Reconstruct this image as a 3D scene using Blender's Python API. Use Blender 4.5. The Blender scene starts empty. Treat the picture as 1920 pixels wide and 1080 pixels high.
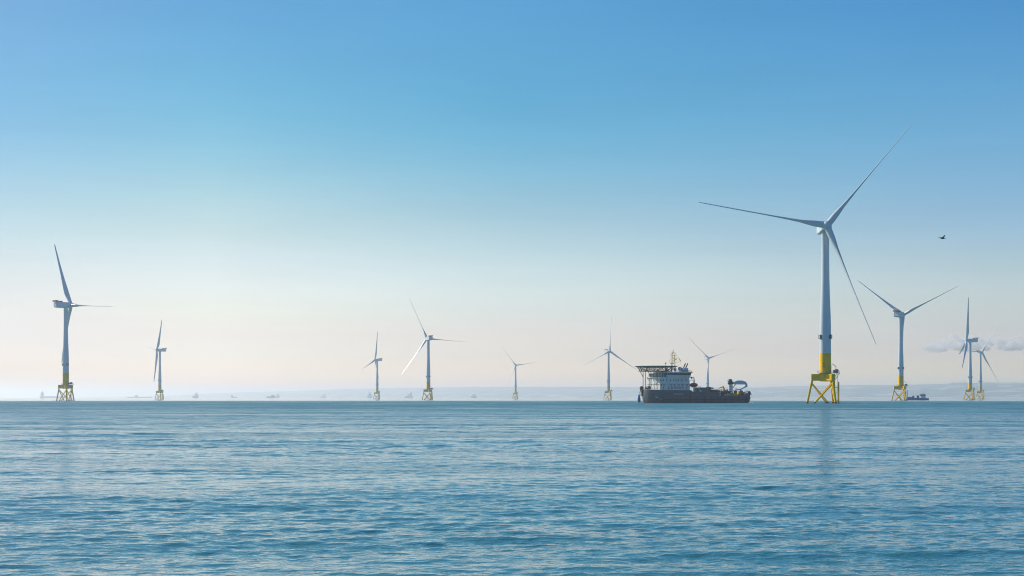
import bpy, math, random
import numpy as np
from mathutils import Vector, Matrix

R = math.radians
PI = math.pi
C = bpy.context.scene.collection
SC = bpy.context.scene

# ------------------------------------------------------------------ camera
F = 2666.7                 # focal length in pixels of the 1920 wide photograph
HX, HY, CAMZ = 960.0, 745.5, 3.6
cam_d = bpy.data.cameras.new('camera')
cam = bpy.data.objects.new('camera', cam_d)
C.objects.link(cam)
cam.location = (0, 0, CAMZ)
cam.rotation_euler = (R(90), 0, 0)
cam_d.sensor_width = 36.0
cam_d.lens = F / 1920 * 36.0
cam_d.shift_y = (HY - 540) / 1920
cam_d.clip_start = 0.5
cam_d.clip_end = 80000
SC.camera = cam

# ------------------------------------------------------------------ sun and sky
SUN_AZ = R(-56)            # left of the view axis
SUN_EL = R(31)
w = bpy.data.worlds.new('World')
SC.world = w
w.use_nodes = True
nt = w.node_tree
nt.nodes.clear()
out = nt.nodes.new('ShaderNodeOutputWorld')
bg = nt.nodes.new('ShaderNodeBackground')
sky = nt.nodes.new('ShaderNodeTexSky')
sky.sky_type = 'NISHITA'
sky.sun_disc = False
sky.sun_elevation = SUN_EL
sky.sun_rotation = SUN_AZ
sky.altitude = 0
sky.air_density = 1.0
sky.dust_density = 0.7
sky.ozone_density = 2.0
bg.inputs['Strength'].default_value = 0.11
# hand-set colour grade over the sky: by height above the horizon and by angle from the sun
SKY_AWAY = [(0.0, (1.8959, 1.6145, 1.077)), (0.0088, (1.8959, 1.6145, 1.077)), (0.0171, (1.4584, 1.2965, 1.3463)), (0.0358, (1.1673, 1.0584, 1.2388)), (0.0545, (1.1377, 1.0552, 1.1534)), (0.0843, (1.0567, 1.0758, 1.1269)), (0.11, (0.8459, 0.9921, 1.1273)), (0.1827, (0.4981, 0.9366, 1.1367)), (0.266, (0.2856, 0.8169, 1.1558)), (0.4, (0.2456, 0.7597, 1.1443))]
SKY_MID = [(0.0, (1.6834, 1.1004, 1.0075)), (0.0088, (1.6834, 1.1004, 1.0075)), (0.0171, (1.2949, 1.1844, 1.2594)), (0.0358, (1.1708, 1.0081, 1.1718)), (0.0545, (1.1268, 1.0404, 1.1336)), (0.0843, (1.0947, 1.0771, 1.089)), (0.11, (0.8856, 0.9674, 0.9732)), (0.1827, (0.379, 0.8357, 0.9568)), (0.266, (0.3097, 0.8155, 1.0297)), (0.4, (0.2664, 0.7584, 1.0194))]
SKY_LEFT = [(0.0, (1.5001, 0.9184, 0.998)), (0.0088, (1.5001, 0.9184, 0.998)), (0.0171, (1.1797, 1.148, 1.2475)), (0.0358, (1.0687, 0.941, 1.1536)), (0.0545, (1.1154, 1.0263, 1.0662)), (0.0843, (1.0971, 1.0186, 1.0406)), (0.11, (0.9631, 0.9742, 0.9239)), (0.1827, (0.4549, 0.8366, 0.8952)), (0.266, (0.3065, 0.7335, 0.9394)), (0.4, (0.2636, 0.6821, 0.93))]
SKY_NEAR = [(0.0, (0.7036, 0.6003, 0.6757)), (0.0088, (0.7036, 0.6003, 0.6757)), (0.0171, (0.8567, 0.7504, 0.8447)), (0.0358, (0.8445, 0.8098, 1.0482)), (0.0545, (0.8922, 0.8185, 0.949)), (0.0843, (0.8653, 0.8276, 0.8722)), (0.11, (0.7486, 0.812, 0.8306)), (0.1827, (0.4025, 0.7027, 0.8331)), (0.266, (0.3398, 0.6493, 0.8407)), (0.4, (0.2922, 0.6039, 0.8322))]
SKY_BY_SUN = [(-1.0, (0.55, 0.76, 0.95)), (-0.2, (0.80, 0.90, 1.0)), (0.2, (1, 1, 1)), (1.0, (1, 1, 1))]  # dims and blues the sky away from the sun, added to weaken fill light
SKY_SCALE = 4.0
def sky_ramp(table, src, lo, hi, scale):
    # a smooth curve through the stops
    xs_ = np.array([p_ for p_, c_ in table]); cs_ = np.array([c_ for p_, c_ in table])
    m_ = np.gradient(cs_, xs_, axis=0)
    fine_ = np.linspace(xs_[0], xs_[-1], 28)
    out_ = []
    for q in fine_:
        k = min(len(xs_) - 2, max(0, int(np.searchsorted(xs_, q, side='right') - 1)))
        h = xs_[k + 1] - xs_[k]; u = (q - xs_[k]) / h
        c_ = (2 * u**3 - 3 * u**2 + 1) * cs_[k] + (u**3 - 2 * u**2 + u) * h * m_[k] + (-2 * u**3 + 3 * u**2) * cs_[k + 1] + (u**3 - u**2) * h * m_[k + 1]
        out_.append((float(q), tuple(float(max(0.02, v)) for v in c_)))
    table = out_
    mr_ = nt.nodes.new('ShaderNodeMapRange')
    mr_.inputs['From Min'].default_value = lo
    mr_.inputs['From Max'].default_value = hi
    nt.links.new(src, mr_.inputs['Value'])
    cr_ = nt.nodes.new('ShaderNodeValToRGB')
    el = cr_.color_ramp.elements
    while len(el) < len(table):
        el.new(0.5)
    for e_, (p_, c_) in zip(el, table):
        e_.position = (p_ - lo) / (hi - lo)
    for e_, (p_, c_) in zip(el, table):
        e_.color = (*[q_ / scale for q_ in c_], 1)
    nt.links.new(mr_.outputs[0], cr_.inputs[0])
    return cr_.outputs[0]
tcw = nt.nodes.new('ShaderNodeTexCoord')
sxw = nt.nodes.new('ShaderNodeSeparateXYZ')
nt.links.new(tcw.outputs['Generated'], sxw.inputs[0])
flat = nt.nodes.new('ShaderNodeVectorMath'); flat.operation = 'MULTIPLY'
flat.inputs[1].default_value = (1, 1, 0)
nt.links.new(tcw.outputs['Generated'], flat.inputs[0])
nrm = nt.nodes.new('ShaderNodeVectorMath'); nrm.operation = 'NORMALIZE'
nt.links.new(flat.outputs[0], nrm.inputs[0])
dotn = nt.nodes.new('ShaderNodeVectorMath'); dotn.operation = 'DOT_PRODUCT'
dotn.inputs[1].default_value = (math.sin(SUN_AZ), math.cos(SUN_AZ), 0)
nt.links.new(nrm.outputs[0], dotn.inputs[0])
def vmul(a_, b_):
    m_ = nt.nodes.new('ShaderNodeVectorMath'); m_.operation = 'MULTIPLY'
    nt.links.new(a_, m_.inputs[0]); nt.links.new(b_, m_.inputs[1])
    return m_.outputs[0]
def sky_mix(c0_, c1_, lo, hi):
    f_ = nt.nodes.new('ShaderNodeMapRange')
    f_.inputs['From Min'].default_value = lo; f_.inputs['From Max'].default_value = hi
    nt.links.new(dotn.outputs['Value'], f_.inputs['Value'])
    m_ = nt.nodes.new('ShaderNodeMix'); m_.data_type = 'RGBA'
    nt.links.new(f_.outputs[0], m_.inputs[0]); nt.links.new(c0_, m_.inputs[6]); nt.links.new(c1_, m_.inputs[7])
    return m_.outputs[2]
r0_, r1_, r3_, r2_ = [sky_ramp(t_, sxw.outputs[2], 0.0, 0.4, SKY_SCALE) for t_ in (SKY_AWAY, SKY_MID, SKY_LEFT, SKY_NEAR)]
h_ = sky_mix(sky_mix(sky_mix(r0_, r1_, 0.24, 0.56), r3_, 0.56, 0.718), r2_, 0.718, 0.81)
a_ = sky_ramp(SKY_BY_SUN, dotn.outputs['Value'], -1.0, 1.0, SKY_SCALE)
sc_ = nt.nodes.new('ShaderNodeVectorMath'); sc_.operation = 'SCALE'
sc_.inputs['Scale'].default_value = SKY_SCALE * SKY_SCALE
nt.links.new(vmul(h_, a_), sc_.inputs[0])
vm_ = nt.nodes.new('ShaderNodeMapping'); vm_.inputs['Scale'].default_value = (5, 5, 42); vm_.inputs['Rotation'].default_value = (0.03, 0.05, 0)
nt.links.new(tcw.outputs['Generated'], vm_.inputs['Vector'])
vn_ = nt.nodes.new('ShaderNodeTexNoise'); vn_.inputs['Scale'].default_value = 1.0; vn_.inputs['Detail'].default_value = 6; vn_.inputs['Roughness'].default_value = 0.6
nt.links.new(vm_.outputs[0], vn_.inputs['Vector'])
vr_ = nt.nodes.new('ShaderNodeMapRange')
vr_.inputs['From Min'].default_value = 0.3; vr_.inputs['From Max'].default_value = 0.7
vr_.inputs['To Min'].default_value = 0.975; vr_.inputs['To Max'].default_value = 1.03
nt.links.new(vn_.outputs['Fac'], vr_.inputs['Value'])
vs_ = nt.nodes.new('ShaderNodeVectorMath'); vs_.operation = 'SCALE'
nt.links.new(vr_.outputs[0], vs_.inputs['Scale']); nt.links.new(vmul(sky.outputs[0], sc_.outputs[0]), vs_.inputs[0])
nt.links.new(vs_.outputs[0], bg.inputs['Color'])
nt.links.new(bg.outputs[0], out.inputs['Surface'])

sun_d = bpy.data.lights.new('sun', 'SUN')
sun_d.energy = 5.0
sun_d.angle = R(0.53)
sun_d.color = (1.0, 0.95, 0.87)
sun = bpy.data.objects.new('sun', sun_d)
C.objects.link(sun)
sv = Vector((math.sin(SUN_AZ) * math.cos(SUN_EL), math.cos(SUN_AZ) * math.cos(SUN_EL), math.sin(SUN_EL)))
sun.rotation_euler = sv.to_track_quat('Z', 'Y').to_euler()
sun.location = sv * 300

SC.view_settings.view_transform = 'Standard'
SC.view_settings.look = 'None'
SC.view_settings.exposure = 0.0
SC.view_settings.gamma = 1.0
SC.view_settings.use_curve_mapping = False
SC.render.engine = 'CYCLES'
SC.cycles.max_bounces = 10
SC.cycles.diffuse_bounces = 2
SC.cycles.glossy_bounces = 3
SC.cycles.transmission_bounces = 2
SC.cycles.volume_bounces = 8
SC.cycles.transparent_max_bounces = 8
SC.cycles.pixel_filter_type = 'BLACKMAN_HARRIS'
SC.cycles.filter_width = 1.05
SC.cycles.use_denoising = True
SC.cycles.denoising_prefilter = 'ACCURATE'

HAZE_DENSITY = 0.000075
HAZE_COLOR = (0.985, 0.985, 0.985)
HAZE_G = 0.45

# ------------------------------------------------------------------ helpers
def bearing(px):
    return (px - HX) / F

def place(px, d):
    """ground point seen at column px of the photograph, d metres deep"""
    return Vector((bearing(px) * d, d, 0))

class MB:
    def __init__(s):
        s.v, s.f = [], []
    def add(s, v, f):
        n = len(s.v)
        s.v += [tuple(p) for p in v]
        s.f += [tuple(i + n for i in q) for q in f]
        return s
    def box(s, x0, x1, y0, y1, z0, z1):
        v = [(x0, y0, z0), (x1, y0, z0), (x1, y1, z0), (x0, y1, z0), (x0, y0, z1), (x1, y0, z1), (x1, y1, z1), (x0, y1, z1)]
        return s.add(v, [(0, 3, 2, 1), (4, 5, 6, 7), (0, 1, 5, 4), (1, 2, 6, 5), (2, 3, 7, 6), (3, 0, 4, 7)])
    def hexa(s, bottom, top):
        return s.add(list(bottom) + list(top), [(0, 3, 2, 1), (4, 5, 6, 7), (0, 1, 5, 4), (1, 2, 6, 5), (2, 3, 7, 6), (3, 0, 4, 7)])
    def tube(s, p0, p1, r0, r1=None, n=10):
        r1 = r0 if r1 is None else r1
        p0, p1 = Vector(p0), Vector(p1)
        d = (p1 - p0).normalized()
        a = d.orthogonal().normalized()
        b = d.cross(a)
        v = []
        for p, r in ((p0, r0), (p1, r1)):
            for k in range(n):
                t = 2 * PI * k / n
                v.append(p + (a * math.cos(t) + b * math.sin(t)) * r)
        f = [(k, (k + 1) % n, n + (k + 1) % n, n + k) for k in range(n)]
        f += [tuple(reversed(range(n))), tuple(range(n, 2 * n))]
        return s.add(v, f)
    def path(s, pts, r, n=8):
        for a, b in zip(pts[:-1], pts[1:]):
            s.tube(a, b, r, n=n)
        return s
    def lathe(s, prof, n=32, cap=True, axis='z'):
        v = []
        for r, z in prof:
            for k in range(n):
                t = 2 * PI * k / n
                p = (r * math.cos(t), r * math.sin(t), z)
                if axis == 'y':
                    p = (p[0], p[2], -p[1])
                v.append(p)
        f = []
        for i in range(len(prof) - 1):
            for k in range(n):
                a, b = i * n + k, i * n + (k + 1) % n
                f.append((a, b, b + n, a + n))
        if cap:
            f.append(tuple(reversed(range(n))))
            f.append(tuple(range((len(prof) - 1) * n, len(prof) * n)))
        return s.add(v, f)
    def loft(s, rings, cap=True):
        n = len(rings[0])
        v = [p for r in rings for p in r]
        f = []
        for i in range(len(rings) - 1):
            for k in range(n):
                a, b = i * n + k, i * n + (k + 1) % n
                f.append((a, b, b + n, a + n))
        if cap:
            f.append(tuple(reversed(range(n))))
            f.append(tuple(range((len(rings) - 1) * n, len(rings) * n)))
        return s.add(v, f)
    def build(s, name, mat, parent=None, smooth=None, bevel=0):
        me = bpy.data.meshes.new(name)
        me.from_pydata(s.v, [], s.f)
        me.validate()
        import bmesh
        bm = bmesh.new()
        bm.from_mesh(me)
        bmesh.ops.recalc_face_normals(bm, faces=bm.faces)
        bm.to_mesh(me)
        bm.free()
        me.materials.append(mat)
        if smooth:
            for p in me.polygons:
                p.use_smooth = True
            me.set_sharp_from_angle(angle=R(smooth))
        o = bpy.data.objects.new(name, me)
        C.objects.link(o)
        if parent:
            o.parent = parent
        if bevel:
            m = o.modifiers.new('bevel', 'BEVEL')
            m.width = bevel
            m.segments = 2
            m.limit_method = 'ANGLE'
        return o

def empty(name, loc, label, cat, group=None, rz=0.0):
    o = bpy.data.objects.new(name, None)
    C.objects.link(o)
    o.location = loc
    o.rotation_euler = (0, 0, rz)
    tag(o, label, cat, group)
    return o

def tag(o, label=None, cat=None, group=None, kind=None):
    if label: o['label'] = label
    if cat: o['category'] = cat
    if group: o['group'] = group
    if kind: o['kind'] = kind
    return o

def copy_tree(o, parent=None):
    c = o.copy()
    C.objects.link(c)
    if parent is not None:
        c.parent = parent
    for ch in list(o.children):
        copy_tree(ch, c)
    return c

# ------------------------------------------------------------------ materials
def mat(name, col, rough=0.5, metal=0.0, vary=0.12, scale=0.5, streak=None, col2=None, spec=0.5):
    """painted surface: base colour with soft patches, and optional vertical streaks of grime"""
    m = bpy.data.materials.new(name)
    m.use_nodes = True
    t = m.node_tree
    b = t.nodes['Principled BSDF']
    b.inputs['Roughness'].default_value = rough
    b.inputs['Metallic'].default_value = metal
    b.inputs['Specular IOR Level'].default_value = spec
    tc = t.nodes.new('ShaderNodeTexCoord')
    mp = t.nodes.new('ShaderNodeMapping')
    if streak:
        mp.inputs['Scale'].default_value = (1, 1, streak)
    nz = t.nodes.new('ShaderNodeTexNoise')
    nz.inputs['Scale'].default_value = scale
    nz.inputs['Detail'].default_value = 5
    cr = t.nodes.new('ShaderNodeMix')
    cr.data_type = 'RGBA'
    c2 = col2 or tuple(max(0.0, c * (1 - 2 * vary)) for c in col)
    cr.inputs[6].default_value = (*c2, 1)
    cr.inputs[7].default_value = (*col, 1)
    mr = t.nodes.new('ShaderNodeMapRange')
    mr.inputs['From Min'].default_value = 0.3
    mr.inputs['From Max'].default_value = 0.6
    t.links.new(tc.outputs['Object'], mp.inputs['Vector'])
    t.links.new(mp.outputs[0], nz.inputs['Vector'])
    t.links.new(nz.outputs['Fac'], mr.inputs['Value'])
    t.links.new(mr.outputs[0], cr.inputs[0])
    t.links.new(cr.outputs[2], b.inputs['Base Color'])
    return m

M = {}
M['grey'] = mat('turbine_grey', (0.57, 0.61, 0.63), 0.42, vary=0.04, scale=0.15, streak=0.2)
M['blade'] = mat('blade_grey', (0.58, 0.61, 0.63), 0.38, vary=0.03, scale=0.1)
M['yellow'] = mat('yellow_paint', (0.97, 0.525, 0.002), 0.6, vary=0.05, scale=0.5, streak=0.25, spec=0.08)
M['black'] = mat('black_paint', (0.02, 0.022, 0.025), 0.5)
M['dark'] = mat('dark_steel', (0.07, 0.075, 0.08), 0.5)
M['steel'] = mat('galvanised_steel', (0.34, 0.35, 0.35), 0.45, metal=0.3)
M['white'] = mat('white_paint', (0.75, 0.75, 0.73), 0.45, vary=0.06, scale=0.6, streak=0.3)
M['red'] = mat('red_paint', (0.42, 0.05, 0.04), 0.45)
M['rail_red'] = mat('faded_red_paint', (0.38, 0.12, 0.10), 0.5)
M['house'] = mat('deckhouse_paint', (0.68, 0.66, 0.60), 0.45, vary=0.08, scale=0.35, streak=0.3)
M['glass'] = mat('dark_glass', (0.015, 0.022, 0.03), 0.08, vary=0.05)
M['green'] = mat('green_paint', (0.05, 0.13, 0.11), 0.5)
M['net'] = mat('safety_net', (0.09, 0.15, 0.14), 0.7)
M['mast_yellow'] = mat('mast_yellow', (0.80, 0.60, 0.08), 0.5, spec=0.2)
M['blue'] = mat('blue_paint', (0.008, 0.13, 0.42), 0.5, spec=0.2)
M['crane_blue'] = mat('crane_pale_blue', (0.50, 0.60, 0.66), 0.45)
M['rust'] = mat('rusty_brown', (0.16, 0.09, 0.06), 0.8, vary=0.3, scale=0.9)
M['sand'] = mat('sand', (0.62, 0.50, 0.40), 0.95, vary=0.15, scale=0.02)
M['concrete'] = mat('pale_concrete', (0.3, 0.3, 0.3), 0.8)
M['slate'] = mat('dark_slate', (0.12, 0.12, 0.13), 0.7)
M['cream'] = mat('cream_orange', (0.85, 0.62, 0.36), 0.5)
M['feather'] = mat('brown_feathers', (0.05, 0.047, 0.045), 0.8)
M['ship_dark'] = mat('faded_dark_hull', (0.05, 0.07, 0.09), 0.5)
M['ship_red'] = mat('faded_red_hull', (0.20, 0.06, 0.05), 0.5)
M['ship_grey'] = mat('faded_grey_hull', (0.25, 0.27, 0.29), 0.5)

def add_growth(m):
    # marine growth on the steel between wind and water
    t = m.node_tree
    b = t.nodes['Principled BSDF']
    src = b.inputs['Base Color'].links[0].from_socket
    geo = t.nodes.new('ShaderNodeNewGeometry')
    sx = t.nodes.new('ShaderNodeSeparateXYZ')
    t.links.new(geo.outputs['Position'], sx.inputs[0])
    nz = t.nodes.new('ShaderNodeTexNoise'); nz.inputs['Scale'].default_value = 1.4; nz.inputs['Detail'].default_value = 4
    t.links.new(geo.outputs['Position'], nz.inputs['Vector'])
    ad = t.nodes.new('ShaderNodeMath'); ad.operation = 'MULTIPLY_ADD'; ad.inputs[1].default_value = -1.6
    t.links.new(nz.outputs['Fac'], ad.inputs[0]); t.links.new(sx.outputs[2], ad.inputs[2])
    mr = t.nodes.new('ShaderNodeMapRange')
    mr.inputs['From Min'].default_value = 0.05; mr.inputs['From Max'].default_value = 0.45
    t.links.new(ad.outputs[0], mr.inputs['Value'])
    mx = t.nodes.new('ShaderNodeMix'); mx.data_type = 'RGBA'
    mx.inputs[6].default_value = (0.10, 0.085, 0.035, 1)
    t.links.new(mr.outputs[0], mx.inputs[0]); t.links.new(src, mx.inputs[7])
    t.links.new(mx.outputs[2], b.inputs['Base Color'])
add_growth(M['yellow'])

def hull_material():
    m = mat('ship_hull_paint', (0.074, 0.094, 0.115), 0.38, vary=0.2, scale=0.25, streak=0.4)
    t = m.node_tree
    b = t.nodes['Principled BSDF']
    src = b.inputs['Base Color'].links[0].from_socket
    tc = [n for n in t.nodes if n.type == 'TEX_COORD'][0]
    sx = t.nodes.new('ShaderNodeSeparateXYZ')
    t.links.new(tc.outputs['Object'], sx.inputs[0])
    nz = t.nodes.new('ShaderNodeTexNoise')
    nz.inputs['Scale'].default_value = 0.7
    t.links.new(tc.outputs['Object'], nz.inputs['Vector'])
    # red antifouling boot along the waterline, deeper at the bow
    a = t.nodes.new('ShaderNodeMath'); a.operation = 'MULTIPLY_ADD'
    a.inputs[1].default_value = 0.09; a.inputs[2].default_value = -2.05
    t.links.new(sx.outputs[0], a.inputs[0])
    mx = t.nodes.new('ShaderNodeMath'); mx.operation = 'MAXIMUM'; mx.inputs[1].default_value = 0.15
    t.links.new(a.outputs[0], mx.inputs[0])
    lt = t.nodes.new('ShaderNodeMath'); lt.operation = 'LESS_THAN'
    t.links.new(sx.outputs[2], lt.inputs[0]); t.links.new(mx.outputs[0], lt.inputs[1])
    mixc = t.nodes.new('ShaderNodeMix'); mixc.data_type = 'RGBA'
    mixc.inputs[7].default_value = (0.24, 0.045, 0.035, 1)
    t.links.new(lt.outputs[0], mixc.inputs[0]); t.links.new(src, mixc.inputs[6])
    # rust blooms
    gt = t.nodes.new('ShaderNodeMapRange')
    gt.inputs['From Min'].default_value = 0.56; gt.inputs['From Max'].default_value = 0.70
    t.links.new(nz.outputs['Fac'], gt.inputs['Value'])
    mix2 = t.nodes.new('ShaderNodeMix'); mix2.data_type = 'RGBA'
    mix2.inputs[7].default_value = (0.13, 0.075, 0.05, 1)
    t.links.new(gt.outputs[0], mix2.inputs[0]); t.links.new(mixc.outputs[2], mix2.inputs[6])
    t.links.new(mix2.outputs[2], b.inputs['Base Color'])
    return m
M['hull'] = hull_material()

# ------------------------------------------------------------------ sea
def water_material():
    m = bpy.data.materials.new('sea_water')
    m.use_nodes = True
    t = m.node_tree
    b = t.nodes['Principled BSDF']
    b.inputs['Base Color'].default_value = (0.046, 0.185, 0.212, 1)
    b.inputs['Roughness'].default_value = 0.10
    b.inputs['IOR'].default_value = 1.333
    geo = t.nodes.new('ShaderNodeNewGeometry')
    # the far water lies calm: the breeze ripples stop about two kilometres out
    ln = t.nodes.new('ShaderNodeVectorMath'); ln.operation = 'LENGTH'
    t.links.new(geo.outputs['Position'], ln.inputs[0])
    calm = t.nodes.new('ShaderNodeMapRange')
    calm.interpolation_type = 'SMOOTHSTEP'
    calm.inputs['From Min'].default_value = 1000; calm.inputs['From Max'].default_value = 2050
    calm.inputs['To Min'].default_value = 1.0; calm.inputs['To Max'].default_value = 0.06
    t.links.new(ln.outputs['Value'], calm.inputs['Value'])
    def ripples(scale, rot, stretch, dist, strength, prev=None, detail=3):
        mp = t.nodes.new('ShaderNodeMapping')
        mp.inputs['Rotation'].default_value = (0, 0, rot)
        mp.inputs['Scale'].default_value = (scale / stretch, scale, scale)
        nz = t.nodes.new('ShaderNodeTexNoise')
        nz.inputs['Scale'].default_value = 1.0
        nz.inputs['Detail'].default_value = detail
        nz.inputs['Roughness'].default_value = 0.6
        nz.inputs['Distortion'].default_value = 0.5
        t.links.new(geo.outputs['Position'], mp.inputs['Vector'])
        t.links.new(mp.outputs[0], nz.inputs['Vector'])
        bp = t.nodes.new('ShaderNodeBump')
        st_ = t.nodes.new('ShaderNodeMath'); st_.operation = 'MULTIPLY'
        st_.inputs[1].default_value = strength
        t.links.new(calm.outputs[0], st_.inputs[0])
        t.links.new(st_.outputs[0], bp.inputs['Strength'])
        bp.inputs['Distance'].default_value = dist
        t.links.new(nz.outputs['Fac'], bp.inputs['Height'])
        if prev:
            t.links.new(prev.outputs[0], bp.inputs['Normal'])
        return bp
    # wind patches: the ripples come and go in long streaks
    pm = t.nodes.new('ShaderNodeMapping')
    pm.inputs['Rotation'].default_value = (0, 0, R(4))
    pm.inputs['Scale'].default_value = (0.012, 0.05, 0.05)
    pn = t.nodes.new('ShaderNodeTexNoise')
    pn.inputs['Scale'].default_value = 1.0; pn.inputs['Detail'].default_value = 3
    t.links.new(geo.outputs['Position'], pm.inputs['Vector']); t.links.new(pm.outputs[0], pn.inputs['Vector'])
    pr = t.nodes.new('ShaderNodeMapRange')
    pr.inputs['From Min'].default_value = 0.33; pr.inputs['From Max'].default_value = 0.68
    pr.inputs['To Min'].default_value = 0.42; pr.inputs['To Max'].default_value = 1.3
    t.links.new(pn.outputs['Fac'], pr.inputs['Value'])
    gust = t.nodes.new('ShaderNodeMath'); gust.operation = 'MULTIPLY'
    t.links.new(pr.outputs[0], gust.inputs[0]); t.links.new(calm.outputs[0], gust.inputs[1])
    # ripples too fine to draw one by one show as roughness
    rg = t.nodes.new('ShaderNodeMapRange')
    rg.inputs['From Min'].default_value = 90; rg.inputs['From Max'].default_value = 700
    rg.inputs['To Min'].default_value = 0.04; rg.inputs['To Max'].default_value = 0.46
    t.links.new(ln.outputs['Value'], rg.inputs['Value'])
    rm_ = t.nodes.new('ShaderNodeMath'); rm_.operation = 'MULTIPLY'
    t.links.new(rg.outputs[0], rm_.inputs[0]); t.links.new(gust.outputs[0], rm_.inputs[1])
    ra = t.nodes.new('ShaderNodeMath'); ra.operation = 'ADD'; ra.inputs[1].default_value = 0.025
    t.links.new(rm_.outputs[0], ra.inputs[0])
    t.links.new(ra.outputs[0], b.inputs['Roughness'])
    calm = gust
    p = ripples(1.6, R(7), 1.9, 0.14, 0.6, detail=3)
    p = ripples(4.6, R(-10), 1.7, 0.045, 0.6, p, 2)
    # farther out only the metre-long chop still shows
    fr_ = t.nodes.new('ShaderNodeMapRange')
    fr_.inputs['From Min'].default_value = 70; fr_.inputs['From Max'].default_value = 500
    t.links.new(ln.outputs['Value'], fr_.inputs['Value'])
    fm_ = t.nodes.new('ShaderNodeMath'); fm_.operation = 'MULTIPLY'
    t.links.new(fr_.outputs[0], fm_.inputs[0]); t.links.new(gust.outputs[0], fm_.inputs[1])
    calm = fm_
    p = ripples(0.6, R(5), 1.2, 0.9, 1.0, p, detail=5)
    t.links.new(p.outputs[0], b.inputs['Normal'])
    return m

def build_sea():
    rng = np.random.default_rng(7)
    # angles: fine across the view and a little beyond, coarse elsewhere
    fine = np.radians(np.arange(-24, 24.001, 0.058))
    coarse = np.radians(np.concatenate([np.arange(27, 180, 3.0), np.arange(-180, -26, 3.0)]))
    th = np.concatenate([fine, coarse])
    rr = [2.0, 6.0, 11.0, 16.0, 19.0]
    while rr[-1] < 1500:
        rr.append(rr[-1] + 0.05 + 0.0016 * min(rr[-1], 250) + 0.0042 * max(0, rr[-1] - 250))
    while rr[-1] < 42000:
        rr.append(rr[-1] * 1.12)
    r = np.array(rr)
    dr = np.gradient(r)
    dth = np.where(np.abs(th) <= R(24.01), R(0.058), R(3.0))
    Rr, Th = np.meshgrid(r, th, indexing='ij')
    X = Rr * np.sin(Th); Y = Rr * np.cos(Th)
    Z = np.zeros_like(X)
    DR = np.repeat(dr[:, None], len(th), 1)
    DT = Rr * dth[None, :]
    N = 110
    # wind patches: the short chop grows and dies in long irregular streaks
    P = np.zeros_like(X)
    for q in range(14):
        ly = math.exp(rng.uniform(math.log(9), math.log(90)))
        lx = ly * rng.uniform(2.0, 5.0)
        P += np.sin(2 * PI * (Y / ly + X / lx * rng.choice([-1, 1])) + rng.uniform(0, 6.28) + 1.3 * np.sin(2 * PI * X / (lx * 1.7) + rng.uniform(0, 6.28)))
    P = np.clip(0.92 + 0.10 * P, 0.6, 1.25)
    lam = np.exp(np.linspace(math.log(0.30), math.log(30), N))
    for L in lam:
        L = L * rng.uniform(0.95, 1.05)
        spread = 34 if L < 1.2 else (32 if L < 3 else (27 if L < 7 else 13))
        ang = R(8) + R(rng.normal(0, spread) )          # travels towards the camera
        kx, ky = math.sin(ang), -math.cos(ang)
        k = 2 * PI / L
        steep = 0.032 if L < 0.9 else (0.019 if L < 2 else (0.0125 if L < 6 else 0.008))
        a = steep / k
        ph = rng.uniform(0, 2 * PI)
        # fade a wave where the mesh is too coarse to carry it
        step = np.maximum(np.abs(kx * np.sin(Th) + ky * np.cos(Th)) * DR, np.abs(kx * np.cos(Th) - ky * np.sin(Th)) * DT)
        wgt = np.clip((L / np.maximum(step, 1e-6) - 2.2) / 2.5, 0, 1)
        arg = k * (kx * X + ky * Y) + ph
        # patches: each wave train waxes and wanes along and across its crests
        mod = 0.65 + 0.35 * np.sin((X * math.cos(ph * 3) + Y * math.sin(ph * 3)) * k / 7.3 + ph * 5) 
        s = np.sin(arg)
        if L < 7:
            mod = mod * P
        else:
            mod = 0.55 + 0.45 * np.sin(X * 2 * PI / rng.uniform(50, 190) + Y * 2 * PI / rng.uniform(150, 400) + ph * 7) * np.sin(X * 2 * PI / rng.uniform(23, 60) + ph)
        Z += wgt * a * mod * (s + 0.18 * np.cos(2 * arg))
    nr, na = X.shape
    co = np.stack([X, Y, Z], -1).reshape(-1, 3)
    i = np.arange(nr - 1)[:, None] * na
    j = np.arange(na)[None, :]
    jn = (j + 1) % na
    quads = np.stack([i + j, i + na + j, i + na + jn, i + jn], -1).reshape(-1, 4)
    # close the middle
    cidx = len(co)
    co = np.vstack([co, [[0, 0, 0]]])
    tris = np.stack([np.full(na, cidx), np.arange(na), (np.arange(na) + 1) % na], -1)
    me = bpy.data.meshes.new('sea')
    nv, nq, ntr = len(co), len(quads), len(tris)
    me.vertices.add(nv)
    me.vertices.foreach_set('co', co.astype(np.float32).ravel())
    loops = np.concatenate([quads.ravel(), tris.ravel()]).astype(np.int32)
    me.loops.add(len(loops))
    me.loops.foreach_set('vertex_index', loops)
    starts = np.concatenate([np.arange(nq) * 4, nq * 4 + np.arange(ntr) * 3]).astype(np.int32)
    me.polygons.add(nq + ntr)
    me.polygons.foreach_set('loop_start', starts)
    me.polygons.foreach_set('use_smooth', np.ones(nq + ntr, dtype=bool))
    me.update(calc_edges=True)
    me.validate()
    if me.polygons[10].normal.z < 0:
        me.flip_normals()
    me.materials.append(water_material())
    o = bpy.data.objects.new('sea', me)
    C.objects.link(o)
    tag(o, kind='structure')
build_sea()

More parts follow.
